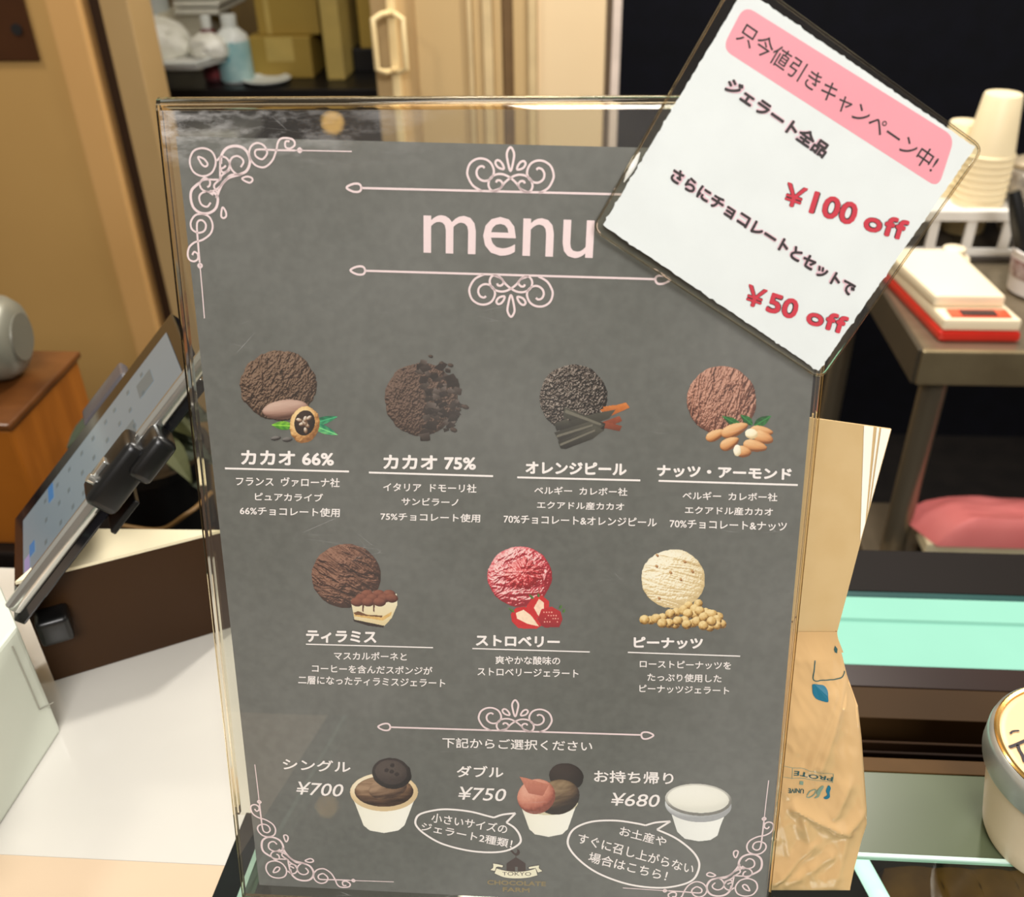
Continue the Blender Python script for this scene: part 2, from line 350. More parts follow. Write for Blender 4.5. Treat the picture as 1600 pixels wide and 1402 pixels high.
B = 0.00021; R_ = 0.00005
T('menu', (661.7, 396), (926, 404.5), (661.7, 335.5), 0.0001, M_PINKW)
for a in [('カカオ 66%', (376.8, 726.1), (521.7, 728.4), (376.3, 703.4)), ('カカオ 75%', (598.8, 733), (743.4, 735), (598.8, 710.6)),
          ('オレンジピール', (821.1, 740.4), (978.9, 743.4), (821.1, 720.6)), ('ナッツ・アーモンド', (1026.6, 744.9), (1236.6, 750.9), (1026.6, 726.6)),
          ('ティラミス', (478.2, 1004), (588.1, 1006), (478.2, 984.7)), ('ストロベリー', (743.4, 1009.4), (874.5, 1012.4), (743.4, 992)), ('ピーナッツ', (990, 1013), (1098, 1014.8), (990, 995))]: T(*a, fat=B)
for a in [('フランス  ヴァローナ社', (368.8, 759.2), (530.6, 761.7), (368.8, 744.8)), ('ピュアカライブ', (398.4, 781.9), (504.5, 784.2), (398.4, 769.5)), ('66%チョコレート使用', (374.8, 804.6), (530.6, 808.3), (374.8, 791)),
          ('イタリア  ドモーリ社', (598.8, 767.8), (744.3, 770.4), (598.8, 754.3)), ('サンビラーノ', (627.5, 789.6), (716.1, 791), (627.5, 777.8)), ('75%チョコレート使用', (594.7, 813.2), (750, 816.7), (594.7, 800.3)),
          ('ベルギー  カレボー社', (834.9, 772.5), (980.1, 775.2), (834.9, 759.9)), ('エクアドル産カカオ', (839.1, 795), (975, 798), (839.1, 783)), ('70%チョコレート&オレンジピール', (786.9, 817.5), (1026, 823.5), (786.9, 804)),
          ('ベルギー  カレボー社', (1066.5, 780.9), (1214.4, 783.6), (1066.5, 768)), ('エクアドル産カカオ', (1070.1, 803.1), (1207.5, 806.4), (1070.1, 790.8)), ('70%チョコレート&ナッツ', (1046.4, 825), (1229.1, 830.1), (1046.4, 811.5)),
          ('マスカルポーネと', (521.9, 1030.7), (635.5, 1032.4), (521.9, 1018.3)), ('コーヒーを含んだスポンジが', (487.4, 1050.8), (675.2, 1055.1), (487.4, 1038)), ('二層になったティラミスジェラート', (465.9, 1069), (695.3, 1074.5), (465.9, 1056.2)),
          ('爽やかな酸味の', (774, 1037.9), (875.1, 1039.4), (774, 1025)), ('ストロベリージェラート', (746.1, 1055.5), (903.6, 1059), (746.1, 1043.2)),
          ('ローストピーナッツを', (999.6, 1043.6), (1142.1, 1046.6), (999.6, 1031.6)), ('たっぷり使用した', (1011.6, 1064.6), (1127.1, 1067), (1011.6, 1052)), ('ピーナッツジェラート', (999, 1082), (1139.1, 1085.8), (999, 1070))]: T(*a, fat=R_)
T('下記からご選択ください', (691.2, 1168.5), (925.1, 1174.5), (691.2, 1152.5), R_)
T('シングル', (441.9, 1203), (547.5, 1208), (441.9, 1185), 0.0001); T('ダブル', (713.6, 1214.6), (786.4, 1216), (713.6, 1196.4), 0.0001)
T('お持ち帰り', (928.1, 1222.5), (1052, 1226.4), (928.1, 1203.6), 0.0001)
for s_, BL_, BR_, TL_ in (('¥700', (460.6, 1241.6), (533.4, 1245.3), (466, 1221.5)), ('¥750', (713.6, 1249.6), (787.8, 1252.5), (719, 1229.5)), ('¥680', (952.4, 1259), (1028, 1261.5), (957.5, 1239))): T(s_, BL_, BR_, TL_, 0.00005)
T('小さいサイズの', (673.4, 1284.7), (791.3, 1303.7), (675.5, 1270), R_); T('ジェラート2種類！', (657.6, 1298), (799, 1326), (659.6, 1284.6), R_)
T('お土産や', (967.1, 1305.5), (1039.4, 1323.8), (970, 1290.5), R_); T('すぐに召し上がらない', (902, 1317.5), (1082, 1367), (905, 1301), R_); T('場合はこちら！', (918, 1347), (1040, 1377.5), (922, 1331), R_)
def stroke(curves, name, m, parent, off, conv, wd, label=None):
    f = Flat(off)
    for P, cl, *ww in curves:
        Q = [conv(p) for p in catmull(P, cl)]; f.add(*ribbon2(Q, ww[0] if ww else wd, cl))
    return f.build(name, m, parent, label)
sp = lambda p: SP(p[0], p[1], 0.00025)
for p, q, wd in [((351.5, 732.1), (545.3, 737), .0007), ((576.3, 738.5), (770.4, 744.2), .0007), ((808.2, 746.1), (1000.5, 750.9), .0007), ((1029, 751.5), (1246.5, 758.1), .0007),
              ((478, 1006.8), (676.6, 1012.3), .0005), ((738, 1013.6), (921.6, 1019), .0005), ((981, 1019.6), (1156.5, 1025.6), .0005)]:
    stroke([([p, q], False)], 'rule_line', M_WHITE, paper, 0.00025, sp, wd)
# ---- centre ornaments
HALF = [([(690, 238), (650, 215), (628, 180), (622, 150), (635, 112), (665, 90), (700, 88), (730, 105), (745, 140), (738, 170), (715, 188), (690, 188), (670, 172), (665, 148), (675, 128), (692, 122), (702, 130)], False),
        ([(905, 236), (870, 222), (850, 196), (822, 172), (790, 157), (757, 158), (730, 175), (720, 205), (730, 230), (752, 236), (775, 222), (786, 202), (775, 186), (760, 186), (756, 196)], False),
        ([(790, 132), (765, 125), (752, 105), (760, 92), (775, 97), (788, 115)], True)]
MID = [([(822, 140), (808, 90), (806, 55), (822, 30), (838, 55), (836, 90)], True)]
def ornament(c, kx, ky, slope, wd, L, Rr, tipw):
    def T_(p, mir): x = (p[0] - 822) / 2.963 * kx * (-1 if mir else 1); return (c[0] + x, c[1] + (p[1] - 238) / 2.963 * ky + x * slope)
    cs = [([T_(p, mir) for p in P], cl) for P, cl in HALF for mir in (False, True)] + [([T_(p, False) for p in P], cl) for P, cl in MID]
    for (x, y), sg in ((L, 1), (Rr, -1)):
        if x is None: continue
        cs.append(([(x, y), (x + sg * .42 * tipw, y - .24 * tipw), (x + sg * .85 * tipw, y - .24 * tipw), (x + sg * tipw, y + sg * .03 * tipw), (x + sg * .85 * tipw, y + .27 * tipw), (x + sg * .42 * tipw, y + .26 * tipw)], True))
    cs.append(([(L[0] + tipw, L[1] + tipw * .03), (Rr[0] - tipw, Rr[1] - tipw * .03)], False))
    stroke(cs, 'ornament', M_PINKW, paper, 0.00026, sp, wd, 'pale pink scrollwork rule with spearhead ends')
ornament((797.6, 300.4), 1, 1, .035, .00072, (541.5, 293.2), (1052, 306), 23)
ornament((798.4, 430.6), .965, -.92, .035, .00072, (547.5, 422.5), (1047, 437), 23)
ornament((805, 1143.2), .845, .70, .034, .00072, (590.8, 1136), (1021, 1149.3), 19)
# ---- corner scrolls
CORN = [([(173, 245), (200, 170), (268, 148), (335, 175), (363, 248), (335, 325), (268, 352), (200, 320)], True),
        ([(235, 212), (275, 225), (303, 262), (290, 282), (265, 270), (245, 240)], True),
        ([(400, 262), (405, 200), (440, 150), (500, 132), (560, 145), (600, 190), (612, 250), (590, 310), (545, 337), (500, 350), (450, 368), (410, 410), (385, 460), (368, 512)], False, .00085),
        ([(545, 287), (565, 250), (550, 220), (515, 205), (480, 220), (465, 260), (480, 305), (520, 340), (560, 335)], False),
        ([(902, 98), (872, 100), (872, 140), (905, 150), (938, 125), (930, 90), (890, 75), (840, 78), (815, 110), (805, 160), (780, 230), (740, 275), (700, 288), (650, 270), (612, 220), (608, 165), (630, 125), (670, 110), (715, 130), (738, 180), (715, 220), (690, 228), (655, 205), (650, 170), (680, 157), (800, 162), (940, 164)], False),
        ([(940, 164), (1060, 166), (1200, 169), (1355, 172)], False, .00035),
        ([(961, 163), (975, 149), (989, 163), (975, 178)], True),
        ([(372, 240), (400, 210), (440, 220), (465, 262), (450, 310), (415, 325), (400, 300), (420, 290), (437, 275)], False),
        ([(396, 210), (394, 290), (395, 375)], False), ([(395, 378), (350, 378), (280, 378), (248, 400), (250, 430), (275, 458), (320, 466), (380, 440), (430, 385), (470, 345), (530, 340)], False),
        ([(250, 395), (280, 365), (318, 385), (318, 420), (300, 432)], False), ([(395, 380), (410, 345), (465, 305)], False), ([(395, 375), (350, 420), (372, 470)], False),
        ([(245, 400), (190, 450), (180, 510), (200, 580), (250, 620), (310, 622), (360, 590), (378, 530), (365, 485), (320, 460)], False, .00085),
        ([(325, 545), (300, 575), (260, 560), (242, 515), (255, 480), (300, 465), (345, 490)], False),
        ([(192, 928), (205, 905), (230, 920), (232, 955), (205, 974), (170, 960), (158, 920), (170, 870), (210, 835), (270, 815), (325, 770), (340, 710), (315, 650), (260, 628), (210, 640), (180, 690), (190, 740), (235, 765), (280, 750), (290, 705), (265, 675), (235, 680), (225, 720), (234, 850), (245, 980)], False),
        ([(245, 980), (256, 1100), (268, 1240), (280, 1390)], False, .00035),
        ([(234, 1005), (248, 990), (262, 1005), (248, 1021)], True),
        ([(555, 372), (590, 355), (625, 365), (630, 385), (605, 400)], True), ([(412, 580), (435, 610), (438, 645), (418, 658), (402, 640)], True)]
cpx = lambda p: np.array(SP(260 + p[0] / 4.673, 200 + p[1] / 4.673))
c0 = cpx((268, 248))
for tgt, sx, sy in (((317.3, 253), 1, 1), ((432, 1358.6), 1, -1), ((1166, 1386.5), -1, -1)):
    t0 = np.array(SP(*tgt)); stroke(CORN, 'corner_scroll', M_PINKW, paper, 0.00026, lambda p: t0 + (cpx(p) - c0) * [sx, sy], .00062, 'pale pink scrollwork corner ornament')
# ---- speech bubbles
ce = lambda P: [(360 + x / 3.478, 1080 + y / 3.478) for x, y in P]; cf = lambda P: [(740 + x / 3.333, 1080 + y / 3.333) for x, y in P]
b1 = ce([(1500, 715), (1545, 745), (1574, 790), (1570, 830), (1500, 868), (1400, 877), (1280, 865), (1150, 830), (1060, 780), (1012, 735), (1007, 700), (1030, 670), (1100, 650), (1180, 643), (1300, 655), (1400, 680), (1432, 688)])
b2 = cf([(955, 722), (1050, 765), (1130, 825), (1170, 880), (1172, 930), (1140, 985), (1060, 1015), (950, 1025), (800, 1005), (650, 950), (550, 880), (495, 810), (497, 755), (535, 710), (620, 680), (740, 675), (850, 690), (895, 700)])
for b, tl in ((b1, ce([(1432, 688), (1480, 672), (1549, 664), (1500, 715)])), (b2, cf([(895, 700), (950, 685), (1025, 679), (955, 722)]))):
    stroke([(b, False), (tl[:3], False), (tl[2:], False)], 'speech_bubble', M_WHITE, paper, 0.00026, sp, .00085)
# ---- the shop emblem
M_BROWNP = mat('dark_brown_print', (58, 38, 34), .6); M_CREAMP = mat('cream_print', (246, 240, 216), .6); M_TANP = mat('tan_print', (150, 132, 92), .6)
cg = lambda P: [(700 + x / 8, 1300 + y / 8) for x, y in P]
def fpoly(P, m, off, name, parent=paper, label=None, conv=None):
    f = Flat(off); Q = [(conv or (lambda p: SP(p[0], p[1], off)))(p) for p in P]; f.add(Q, [tuple(range(len(Q)))]); return f.build(name, m, parent, label)
fpoly(cg([(848, 318), (970, 395), (970, 495), (872, 495), (872, 438), (838, 438), (838, 495), (732, 495), (732, 395)]), M_BROWNP, .00027, 'emblem', label='dark brown barn of the shop emblem')
fpoly(cg(catmull([(850, 300), (822, 285), (800, 262), (783, 245), (790, 232), (812, 240), (830, 262), (850, 268), (866, 245), (862, 218), (880, 222), (893, 240), (900, 262), (885, 290), (862, 300)], True, 3)), M_BROWNP, .00027, 'emblem_rooster', label='dark brown rooster on top of the emblem')
stroke([(cg([(848, 290), (848, 320)]), False)], 'emblem_pole', M_BROWNP, paper, .00027, sp, .0003)
for P in ([(560, 392), (690, 420), (680, 445), (610, 440), (585, 490), (528, 478), (562, 445)], [(1145, 415), (1010, 440), (1012, 465), (1090, 460), (1125, 510), (1180, 492), (1140, 455)]):
    fpoly(cg(P), M_CREAMP, .00028, 'ribbon_tail'); stroke([(cg(P + P[:1]), False)], 'ribbon_outline', M_BROWNP, paper, .00029, sp, .0002)
rib = catmull([(605, 455), (720, 485), (850, 498), (980, 488), (1095, 458)], False, 6) + catmull([(1120, 545), (1000, 575), (850, 585), (700, 570), (580, 520)], False, 6)
ribp = cg([tuple(p) for p in rib]); n_ = len(rib) // 2
f = Flat(.0003); Q = [SP(p[0], p[1], .0003) for p in ribp]; f.add(Q, [(i, i + 1, len(Q) - 2 - i, len(Q) - 1 - i) for i in range(n_ - 1)]); f.build('emblem_ribbon', M_CREAMP, paper)
stroke([(ribp + ribp[:1], False)], 'ribbon_outline', M_BROWNP, paper, .00031, sp, .0002)
T('TOKYO', cg([(675, 548)])[0], cg([(1042, 552)])[0], cg([(675, 498)])[0], .0001, M_BROWNP)
T('CHOCOLATE', cg([(490, 660)])[0], cg([(1222, 682)])[0], cg([(490, 602)])[0], .00012, M_TANP)
T('FARM', cg([(683, 748)])[0], cg([(1020, 760)])[0], cg([(683, 692)])[0], .00012, M_TANP)

# ---- gelato photographs
def pic(cv, label): cv.build('gelato_picture', paper, .00022, PRINT, label)
DK = [(18, 12, 10), (48, 36, 30), (86, 66, 56), (130, 106, 92)]
c = Canvas(365, 540, 535, 700)
c.scoop(435, 602, 60, [(22, 14, 10), (62, 44, 34), (104, 80, 64), (140, 114, 96)], .5, (.05, .12), 1.9, .06, 11, ry=54, fine=.5)
c.blob(446, 640, 36, 15, -6, [(70, 44, 36), (128, 94, 82), (176, 140, 126), (208, 178, 164)], 3, streak=1)
c.leaf(458, 666, 424, 664, 14, (60, 130, 40), (130, 190, 60)); c.leaf(488, 662, 528, 651, 12, (16, 100, 70), (60, 160, 110)); c.leaf(488, 664, 528, 680, 13, (20, 120, 90), (110, 190, 120))
c.blob(476, 664, 23, 29, 12, [(110, 66, 28), (190, 136, 78), (232, 190, 130), (244, 214, 160)], 5, jag=.06)
c.blob(476, 661, 16, 20, 12, [(20, 12, 8), (40, 26, 18), (60, 44, 34)], 6)
for k in range(9):
    a = k * .7; c.blob(476 + 9 * math.cos(a) * (k % 3) / 2, 661 + 12 * math.sin(a) * (k % 3) / 2, 5, 3, k * 40, [(70, 40, 24), (150, 120, 96), (236, 226, 214)], k)
c.blob(431, 685, 8, 3.5, -8, [(30, 26, 26), (70, 66, 66), (130, 126, 124)], 2); c.blob(449, 687, 8, 3.8, -4, [(30, 26, 26), (70, 66, 66), (130, 126, 124)], 3)
pic(c, 'printed photo of a brown cacao gelato scoop with a cacao pod')
c = Canvas(590, 545, 745, 695)
c.scoop(658, 624, 57, [(20, 12, 10), (60, 42, 34), (96, 74, 62), (120, 96, 84)], .45, (.12, .12), 0, .05, 21, fine=.6)
rnd = random.Random(4)
for k in range(74):
    a = rnd.uniform(-1.9, 1.7); q = rnd.uniform(0, 1) ** .6 * 60; x = 668 + q * math.cos(a) * .95; y = 624 + q * math.sin(a) * .98
    if x < 652 and y > 590: x += 16
    sz = rnd.uniform(5, 12); b0 = rnd.uniform(0, 6.3); P = [(x + sz * math.cos(b0 + i * 1.57 + rnd.uniform(-.4, .4)), y + sz * .7 * math.sin(b0 + i * 1.57 + rnd.uniform(-.4, .4))) for i in range(4)]
    g = rnd.choice([26, 40, 56, 76, 100]); c.poly(P, (g + 14, g + 2, g - 3), 7, k, (max(10, g * .5 + 4), max(7, g * .42), max(5, g * .36)), (rnd.uniform(-1, 1), 1))
for x, y, q in ((673, 557, 4), (690, 568, 4), (704, 571, 5), (716, 640, 5), (727, 636, 6), (709, 672, 6)): c.blob(x, y, q, q * .6, 20, [(20, 14, 12), (56, 42, 36), (90, 72, 62)], 3)
pic(c, 'printed photo of a dark cacao scoop covered with chocolate chunks')
c = Canvas(835, 560, 990, 708)
c.scoop(896, 622, 53, [(12, 9, 8), (42, 34, 30), (84, 70, 62), (190, 176, 166)], .45, (.09, .2), .5, .03, 31, amb=.12, fine=1.9, ry=52)
for P, q in (([(938, 640), (978, 629), (984, 637), (946, 654)], 0), ([(935, 662), (968, 650), (972, 658), (940, 672)], 1), ([(944, 658), (972, 666), (968, 674), (940, 668)], 1), ([(942, 636), (960, 633), (964, 640), (945, 648)], 0)):
    c.poly(P, ((214, 128, 60), (156, 76, 48))[q], 14, 3, ((166, 86, 34), (112, 52, 34))[q])
for P in ([(882, 636), (946, 662), (943, 674), (934, 672), (880, 652)], [(868, 664), (930, 646), (962, 640), (952, 654), (880, 680)], [(866, 676), (924, 658), (944, 664), (936, 672), (876, 694)], [(872, 690), (930, 666), (944, 672), (926, 686), (884, 702), (876, 701)], [(866, 662), (886, 654), (892, 664), (870, 674)]):
    c.poly(P, (84, 82, 72), 4, 2, (26, 25, 22)); 
for P in ([(884, 640), (940, 662), (938, 665), (882, 645)], [(870, 680), (926, 663), (926, 666), (870, 684)], [(874, 694), (930, 671), (930, 674), (876, 697)]): c.poly(P, (112, 108, 96), 4, 2)
pic(c, 'printed photo of a black chocolate scoop with orange peel sticks')
c = Canvas(1068, 570, 1216, 720)
c.scoop(1128, 626, 54, [(40, 14, 10), (122, 74, 58), (172, 118, 98), (208, 158, 138)], .7, (.035, .13), 1.75, .03, 41, fine=.3)
for l in ((1160, 668, 1128, 650, 12), (1176, 664, 1157, 648, 12), (1178, 666, 1205, 650, 14)): c.leaf(*l, (18, 74, 34), (44, 120, 58))
AL = [(90, 46, 18), (176, 112, 62), (220, 160, 104), (240, 198, 150)]
for x, y, a, b, an in ((1118, 680, 16, 8, -25), (1148, 672, 22, 10, -22), (1190, 674, 18, 8, 8), (1193, 684, 16, 10, 20), (1140, 693, 16, 9, -28), (1180, 697, 19, 9, 12), (1162, 706, 12, 9, 10)): c.blob(x, y, a, b, an, AL, 3, streak=1, tip=.25)
c.blob(1174, 678, 10, 8, 10, [(200, 170, 120), (248, 236, 204), (255, 250, 232)], 1); c.blob(1152, 704, 6, 9, 0, [(210, 190, 150), (248, 238, 214), (255, 252, 240)], 1)
pic(c, 'printed photo of a light brown scoop with almonds')
c = Canvas(480, 845, 626, 984)
c.scoop(541, 900, 54, [(26, 14, 10), (70, 42, 32), (112, 74, 58), (156, 114, 94)], .6, (.035, .13), .45, .02, 51, ry=50, fine=.1)
c.poly([(549, 944), (548, 938), (585, 924), (620, 928), (621, 945), (612, 966), (600, 979), (554, 969)], (244, 238, 218), 8, 3, (226, 206, 160))
c.poly([(553, 957), (598, 964), (612, 956), (611, 962), (598, 970), (553, 963)], (220, 180, 110), 18, 4); c.poly([(552, 968), (600, 978), (599, 981), (575, 978), (553, 971)], (40, 24, 18), 4, 4); c.poly([(552, 958), (560, 955), (574, 961), (598, 962), (597, 965), (556, 961)], (110, 72, 40), 12, 6)
for y, xs in ((929, (574, 592, 608)), (935, (565, 582, 600, 612)), (941, (558, 575, 593))):
    for x in xs: c.blob(x, y, 10, 7, 5, [(60, 24, 16), (104, 52, 38), (146, 88, 68)], x)
for x in (566, 583): c.poly([(x, 944), (x + 3, 944), (x + 2, 957), (x, 955)], (90, 50, 36), 6, 2)
pic(c, 'printed photo of a chocolate scoop with a slice of tiramisu')
c = Canvas(755, 850, 886, 990)
c.scoop(812, 901, 50, [(150, 34, 48), (206, 66, 80), (232, 120, 128), (250, 214, 214)], .6, (.03, .06), -.5, .03, 61, fine=.2, ry=47, amb=.08)
c.scoop(818, 896, 28, [(140, 26, 36), (206, 62, 70), (226, 96, 100), (250, 190, 190)], .7, (.04, .08), .6, .35, 66, fine=.2, ry=22, amb=.08)
c.poly([(822, 948), (832, 935), (846, 930), (858, 940), (858, 958), (840, 966), (828, 962)], (204, 40, 44), 10, 1); c.poly([(834, 950), (842, 936), (850, 942), (850, 958), (842, 964)], (250, 220, 196), 14, 3)
c.poly([(840, 968), (846, 952), (862, 948), (876, 956), (879, 968), (874, 980), (852, 981), (842, 976)], (196, 34, 42), 12, 5, (150, 20, 34))
for k in range(16): c.blob(850 + (k * 7) % 24, 957 + (k * 5) % 20, 1.1, 1.1, 0, [(240, 150, 140), (250, 190, 170)], k)
c.poly([(798, 960), (806, 950), (820, 948), (834, 958), (846, 978), (838, 983), (810, 982), (800, 972)], (206, 36, 42), 10, 7); c.poly([(806, 958), (818, 953), (830, 962), (842, 979), (824, 975), (808, 967)], (252, 226, 200), 12, 3)
for x, y, dx in ((800, 955, -6), (830, 934, -4), (838, 932, 3), (870, 950, 8), (876, 956, 6)): c.leaf(x + 4, y + 2, x + dx, y - 5, 4, (50, 90, 40), (90, 130, 60))
pic(c, 'printed photo of a red and white marbled scoop with strawberries')
c = Canvas(995, 853, 1142, 994)
c.scoop(1052, 905, 50, [(190, 160, 112), (228, 206, 162), (243, 230, 200), (250, 244, 226)], .3, (.02, .14), .2, .04, 71, ridge=True, ry=46, fine=.4)
for x, y in ((1027, 868), (1026, 885), (1070, 878), (1082, 893), (1048, 895), (1064, 906), (1030, 935)): c.blob(x, y, 3, 2, 50, [(120, 70, 40), (190, 140, 90), (210, 170, 120)], x)
PN = [(80, 50, 14), (178, 136, 72), (222, 186, 122), (244, 220, 166)]
for x, y, an in ((1012, 969, 4), (1030, 966, -8), (1052, 958, -15), (1072, 950, -40), (1088, 948, -55), (1080, 960, 10), (1098, 956, 12), (1050, 975, 10), (1064, 970, -5), (1078, 975, -12), (1094, 970, -10), (1104, 962, -30), (1118, 962, 20), (1124, 972, 40), (1104, 979, 15), (1040, 974, 0), (1116, 974, 35)):
    q_ = math.radians(an); c.blob(x + 5 * math.cos(q_), y + 5 * math.sin(q_), 7.5, 6.8, an, PN, int(x) + 3, tex=.3, ly=-.8); c.blob(x - 5 * math.cos(q_), y - 5 * math.sin(q_), 8, 7.4, an, PN, int(x), tex=.3, ly=-.8)
pic(c, 'printed photo of a cream coloured scoop with peanuts in shells')
CUPC = [(196, 186, 150), (236, 232, 214), (252, 250, 240)]
def cup(c, cx, rx, y0, ry, bx, y1, rim=(232, 206, 164)):
    c.poly([(cx - rx, y0 + 3), (cx + rx, y0 + 3), (cx + bx, y1 - 10), (cx + bx * .7, y1 - 2), (cx, y1 + 2), (cx - bx * .7, y1 - 2), (cx - bx, y1 - 10)], (244, 240, 226), 4, 3, (250, 248, 242), (1, .2))
    c.blob(cx, y0, rx + 2, ry + 2, 0, [tuple(x * .9 for x in rim), rim, (250, 238, 214)], 3, tex=.03)
c = Canvas(540, 1180, 660, 1310)
cup(c, 600, 51, 1238, 28, 32, 1300); c.blob(600, 1237, 46, 24, 0, [(30, 18, 12), (74, 52, 38), (120, 90, 66), (168, 138, 110)], 7, streak=1, tex=.35)
c.blob(606, 1232, 30, 17, -10, [(60, 42, 32), (116, 90, 70), (164, 134, 108)], 9, streak=1, tex=.4)
c.blob(612, 1209, 31, 24, 10, [(16, 10, 10), (34, 26, 24), (50, 40, 38)], 4, jag=.03); c.blob(611, 1207, 25, 19, 10, [(50, 40, 38), (68, 56, 52), (78, 66, 62)], 4, tex=.2)
for x, y in ((604, 1204), (612, 1206), (620, 1210), (613, 1196)): c.blob(x, y, 3.5, 3, 0, [(26, 18, 18), (40, 30, 28)], x)
pic(c, 'printed photo of a paper cup with one scoop and a chocolate disc')
c = Canvas(800, 1188, 920, 1316)
cup(c, 857, 44, 1254, 18, 30, 1306, (230, 220, 190)); c.blob(885, 1214, 27, 21, 10, [(14, 9, 9), (36, 27, 25), (58, 46, 42)], 4, jag=.02)
c.blob(872, 1246, 34, 27, -15, [(20, 13, 9), (58, 42, 28), (96, 74, 52), (150, 126, 96)], 8, streak=1, tex=.3)
c.blob(838, 1245, 30, 27, -20, [(110, 52, 40), (176, 100, 82), (212, 142, 120), (232, 176, 156)], 9, tex=.12); c.poly([(826, 1240), (812, 1214), (822, 1216), (842, 1222), (858, 1226), (848, 1244)], (206, 134, 112), 14, 3, (176, 104, 86))
pic(c, 'printed photo of a paper cup with two scoops and a chocolate disc')
c = Canvas(1034, 1222, 1148, 1322)
c.poly([(1046, 1262), (1136, 1266), (1126, 1290), (1121, 1306), (1110, 1313), (1092, 1315), (1070, 1311), (1058, 1300)], (238, 238, 236), 4, 3, (250, 250, 248), (1, .1))
c.blob(1091, 1258, 52, 27, 3, [(150, 152, 156), (206, 208, 212), (236, 238, 240)], 2, tex=.04); c.blob(1091, 1250, 52, 25, 3, [(100, 98, 94), (190, 188, 182), (220, 218, 212)], 2, tex=.05)
c.blob(1091, 1249, 48, 21.5, 3, [(226, 224, 216), (242, 240, 232), (248, 246, 240)], 2, tex=.03)
pic(c, 'printed photo of a white takeaway cup with a silver rimmed lid')
# ================================================================== ACRYLIC SIGN HOLDER
ACR = clear('clear_acrylic', (250, 250, 248), 0.012, 1.6, 1.49, haze=0.05, scratch=True)
ACRB = clear('clear_acrylic_back', (250, 250, 246), 0.02, 1.4, 1.49)
EDGE = glass('acrylic_edge', (255, 250, 240))
holder = thing('acrylic_sign_holder', 'clear acrylic leaning sign holder with a rounded top fold around the grey menu', 'sign holder')
def slab(name, P, o0, o1, m, label=None, bev=0):
    """sheet of plastic between two offsets; P = (a,h) outline"""
    bm = bmesh.new(); A = [bm.verts.new(S3(a, h, o0).tolist()) for a, h in P]; Bv = [bm.verts.new(S3(a, h, o1).tolist()) for a, h in P]
    bm.faces.new(A[::-1]); bm.faces.new(Bv)
    for i in range(len(P)): bm.faces.new((A[i], A[(i + 1) % len(P)], Bv[(i + 1) % len(P)], Bv[i]))
    o = bmo(name, bm, m, holder)
    if label: o['label'] = label
    return o
aTL, aTR = SP(250, 137, .003), SP(1329, 163, .003); aBR, aBL = SP(1203, 1424, .003), SP(373, 1424, .003)
hT = (aTL[1] + aTR[1]) / 2; xl0, xr0, xl1, xr1 = aTL[0], aTR[0], aBL[0], aBR[0]
xl = (xl0 + xl1) / 2; xr = (xr0 + xr1) / 2
XL, XR, HT = xl, xr, hT
def strip2(name, Pp, m, label=None, x0=None, x1=None):
    """extrude a profile in the (h, offset) plane along the width"""
    x0 = XL if x0 is None else x0; x1 = XR if x1 is None else x1
    bm = bmesh.new(); A = [bm.verts.new(S3(x0, h, o).tolist()) for h, o in Pp]; Bv = [bm.verts.new(S3(x1, h, o).tolist()) for h, o in Pp]
    bm.faces.new(A); bm.faces.new(Bv[::-1])
    for i in range(len(Pp)): bm.faces.new((A[i], Bv[i], Bv[(i + 1) % len(Pp)], A[(i + 1) % len(Pp)]))
    o = bmo(name, bm, m, holder, smooth=True)
    if label: o['label'] = label
    return o
hb = SP(370, 1268, -.003)[1]
e = .0010
slab('front_sheet', [(XL + e, -.004), (XR - e, -.004), (XR - e, HT - .004), (XL + e, HT - .004)], .0008, .0030, ACR, 'scratched clear front sheet')
slab('back_sheet', [(XL + e, hb), (XR - e, hb), (XR - e, HT - .004), (XL + e, HT - .004)], -.0032, -.0010, ACRB)
arc = [(HT - .004 + .0042 * math.sin(t), -.0001 + .0031 * math.cos(t)) for t in np.linspace(0, math.pi, 13)]
arci = [(HT - .004 + .0018 * math.sin(t), -.0001 + .0010 * math.cos(t)) for t in np.linspace(math.pi, 0, 9)]
strip2('top_fold', arc + arci, EDGE, 'rounded clear fold along the top')
for s_, (x0_, x1_) in enumerate(((XL, XL + e), (XR - e, XR))):
    strip2('edge_strip', [(-.004, .0008), (HT - .004, .0008), (HT - .004, .0030), (-.004, .0030)], EDGE, None, x0_, x1_)
    strip2('edge_strip', [(hb, -.0032), (HT - .004, -.0032), (HT - .004, -.0010), (hb, -.0010)], EDGE, None, x0_, x1_)
bm = bmesh.new()       # foot lies on the counter behind the leaning sheet
box(bm, XL, XR, -.002, .075, .0002, .0026, .0006); o = bmo('foot', bm, ACRB, holder)
strip2('bend', [(-.0078, .0030), (-.004, .0030), (-.004, .0008), (-.0068, .0008)], EDGE)

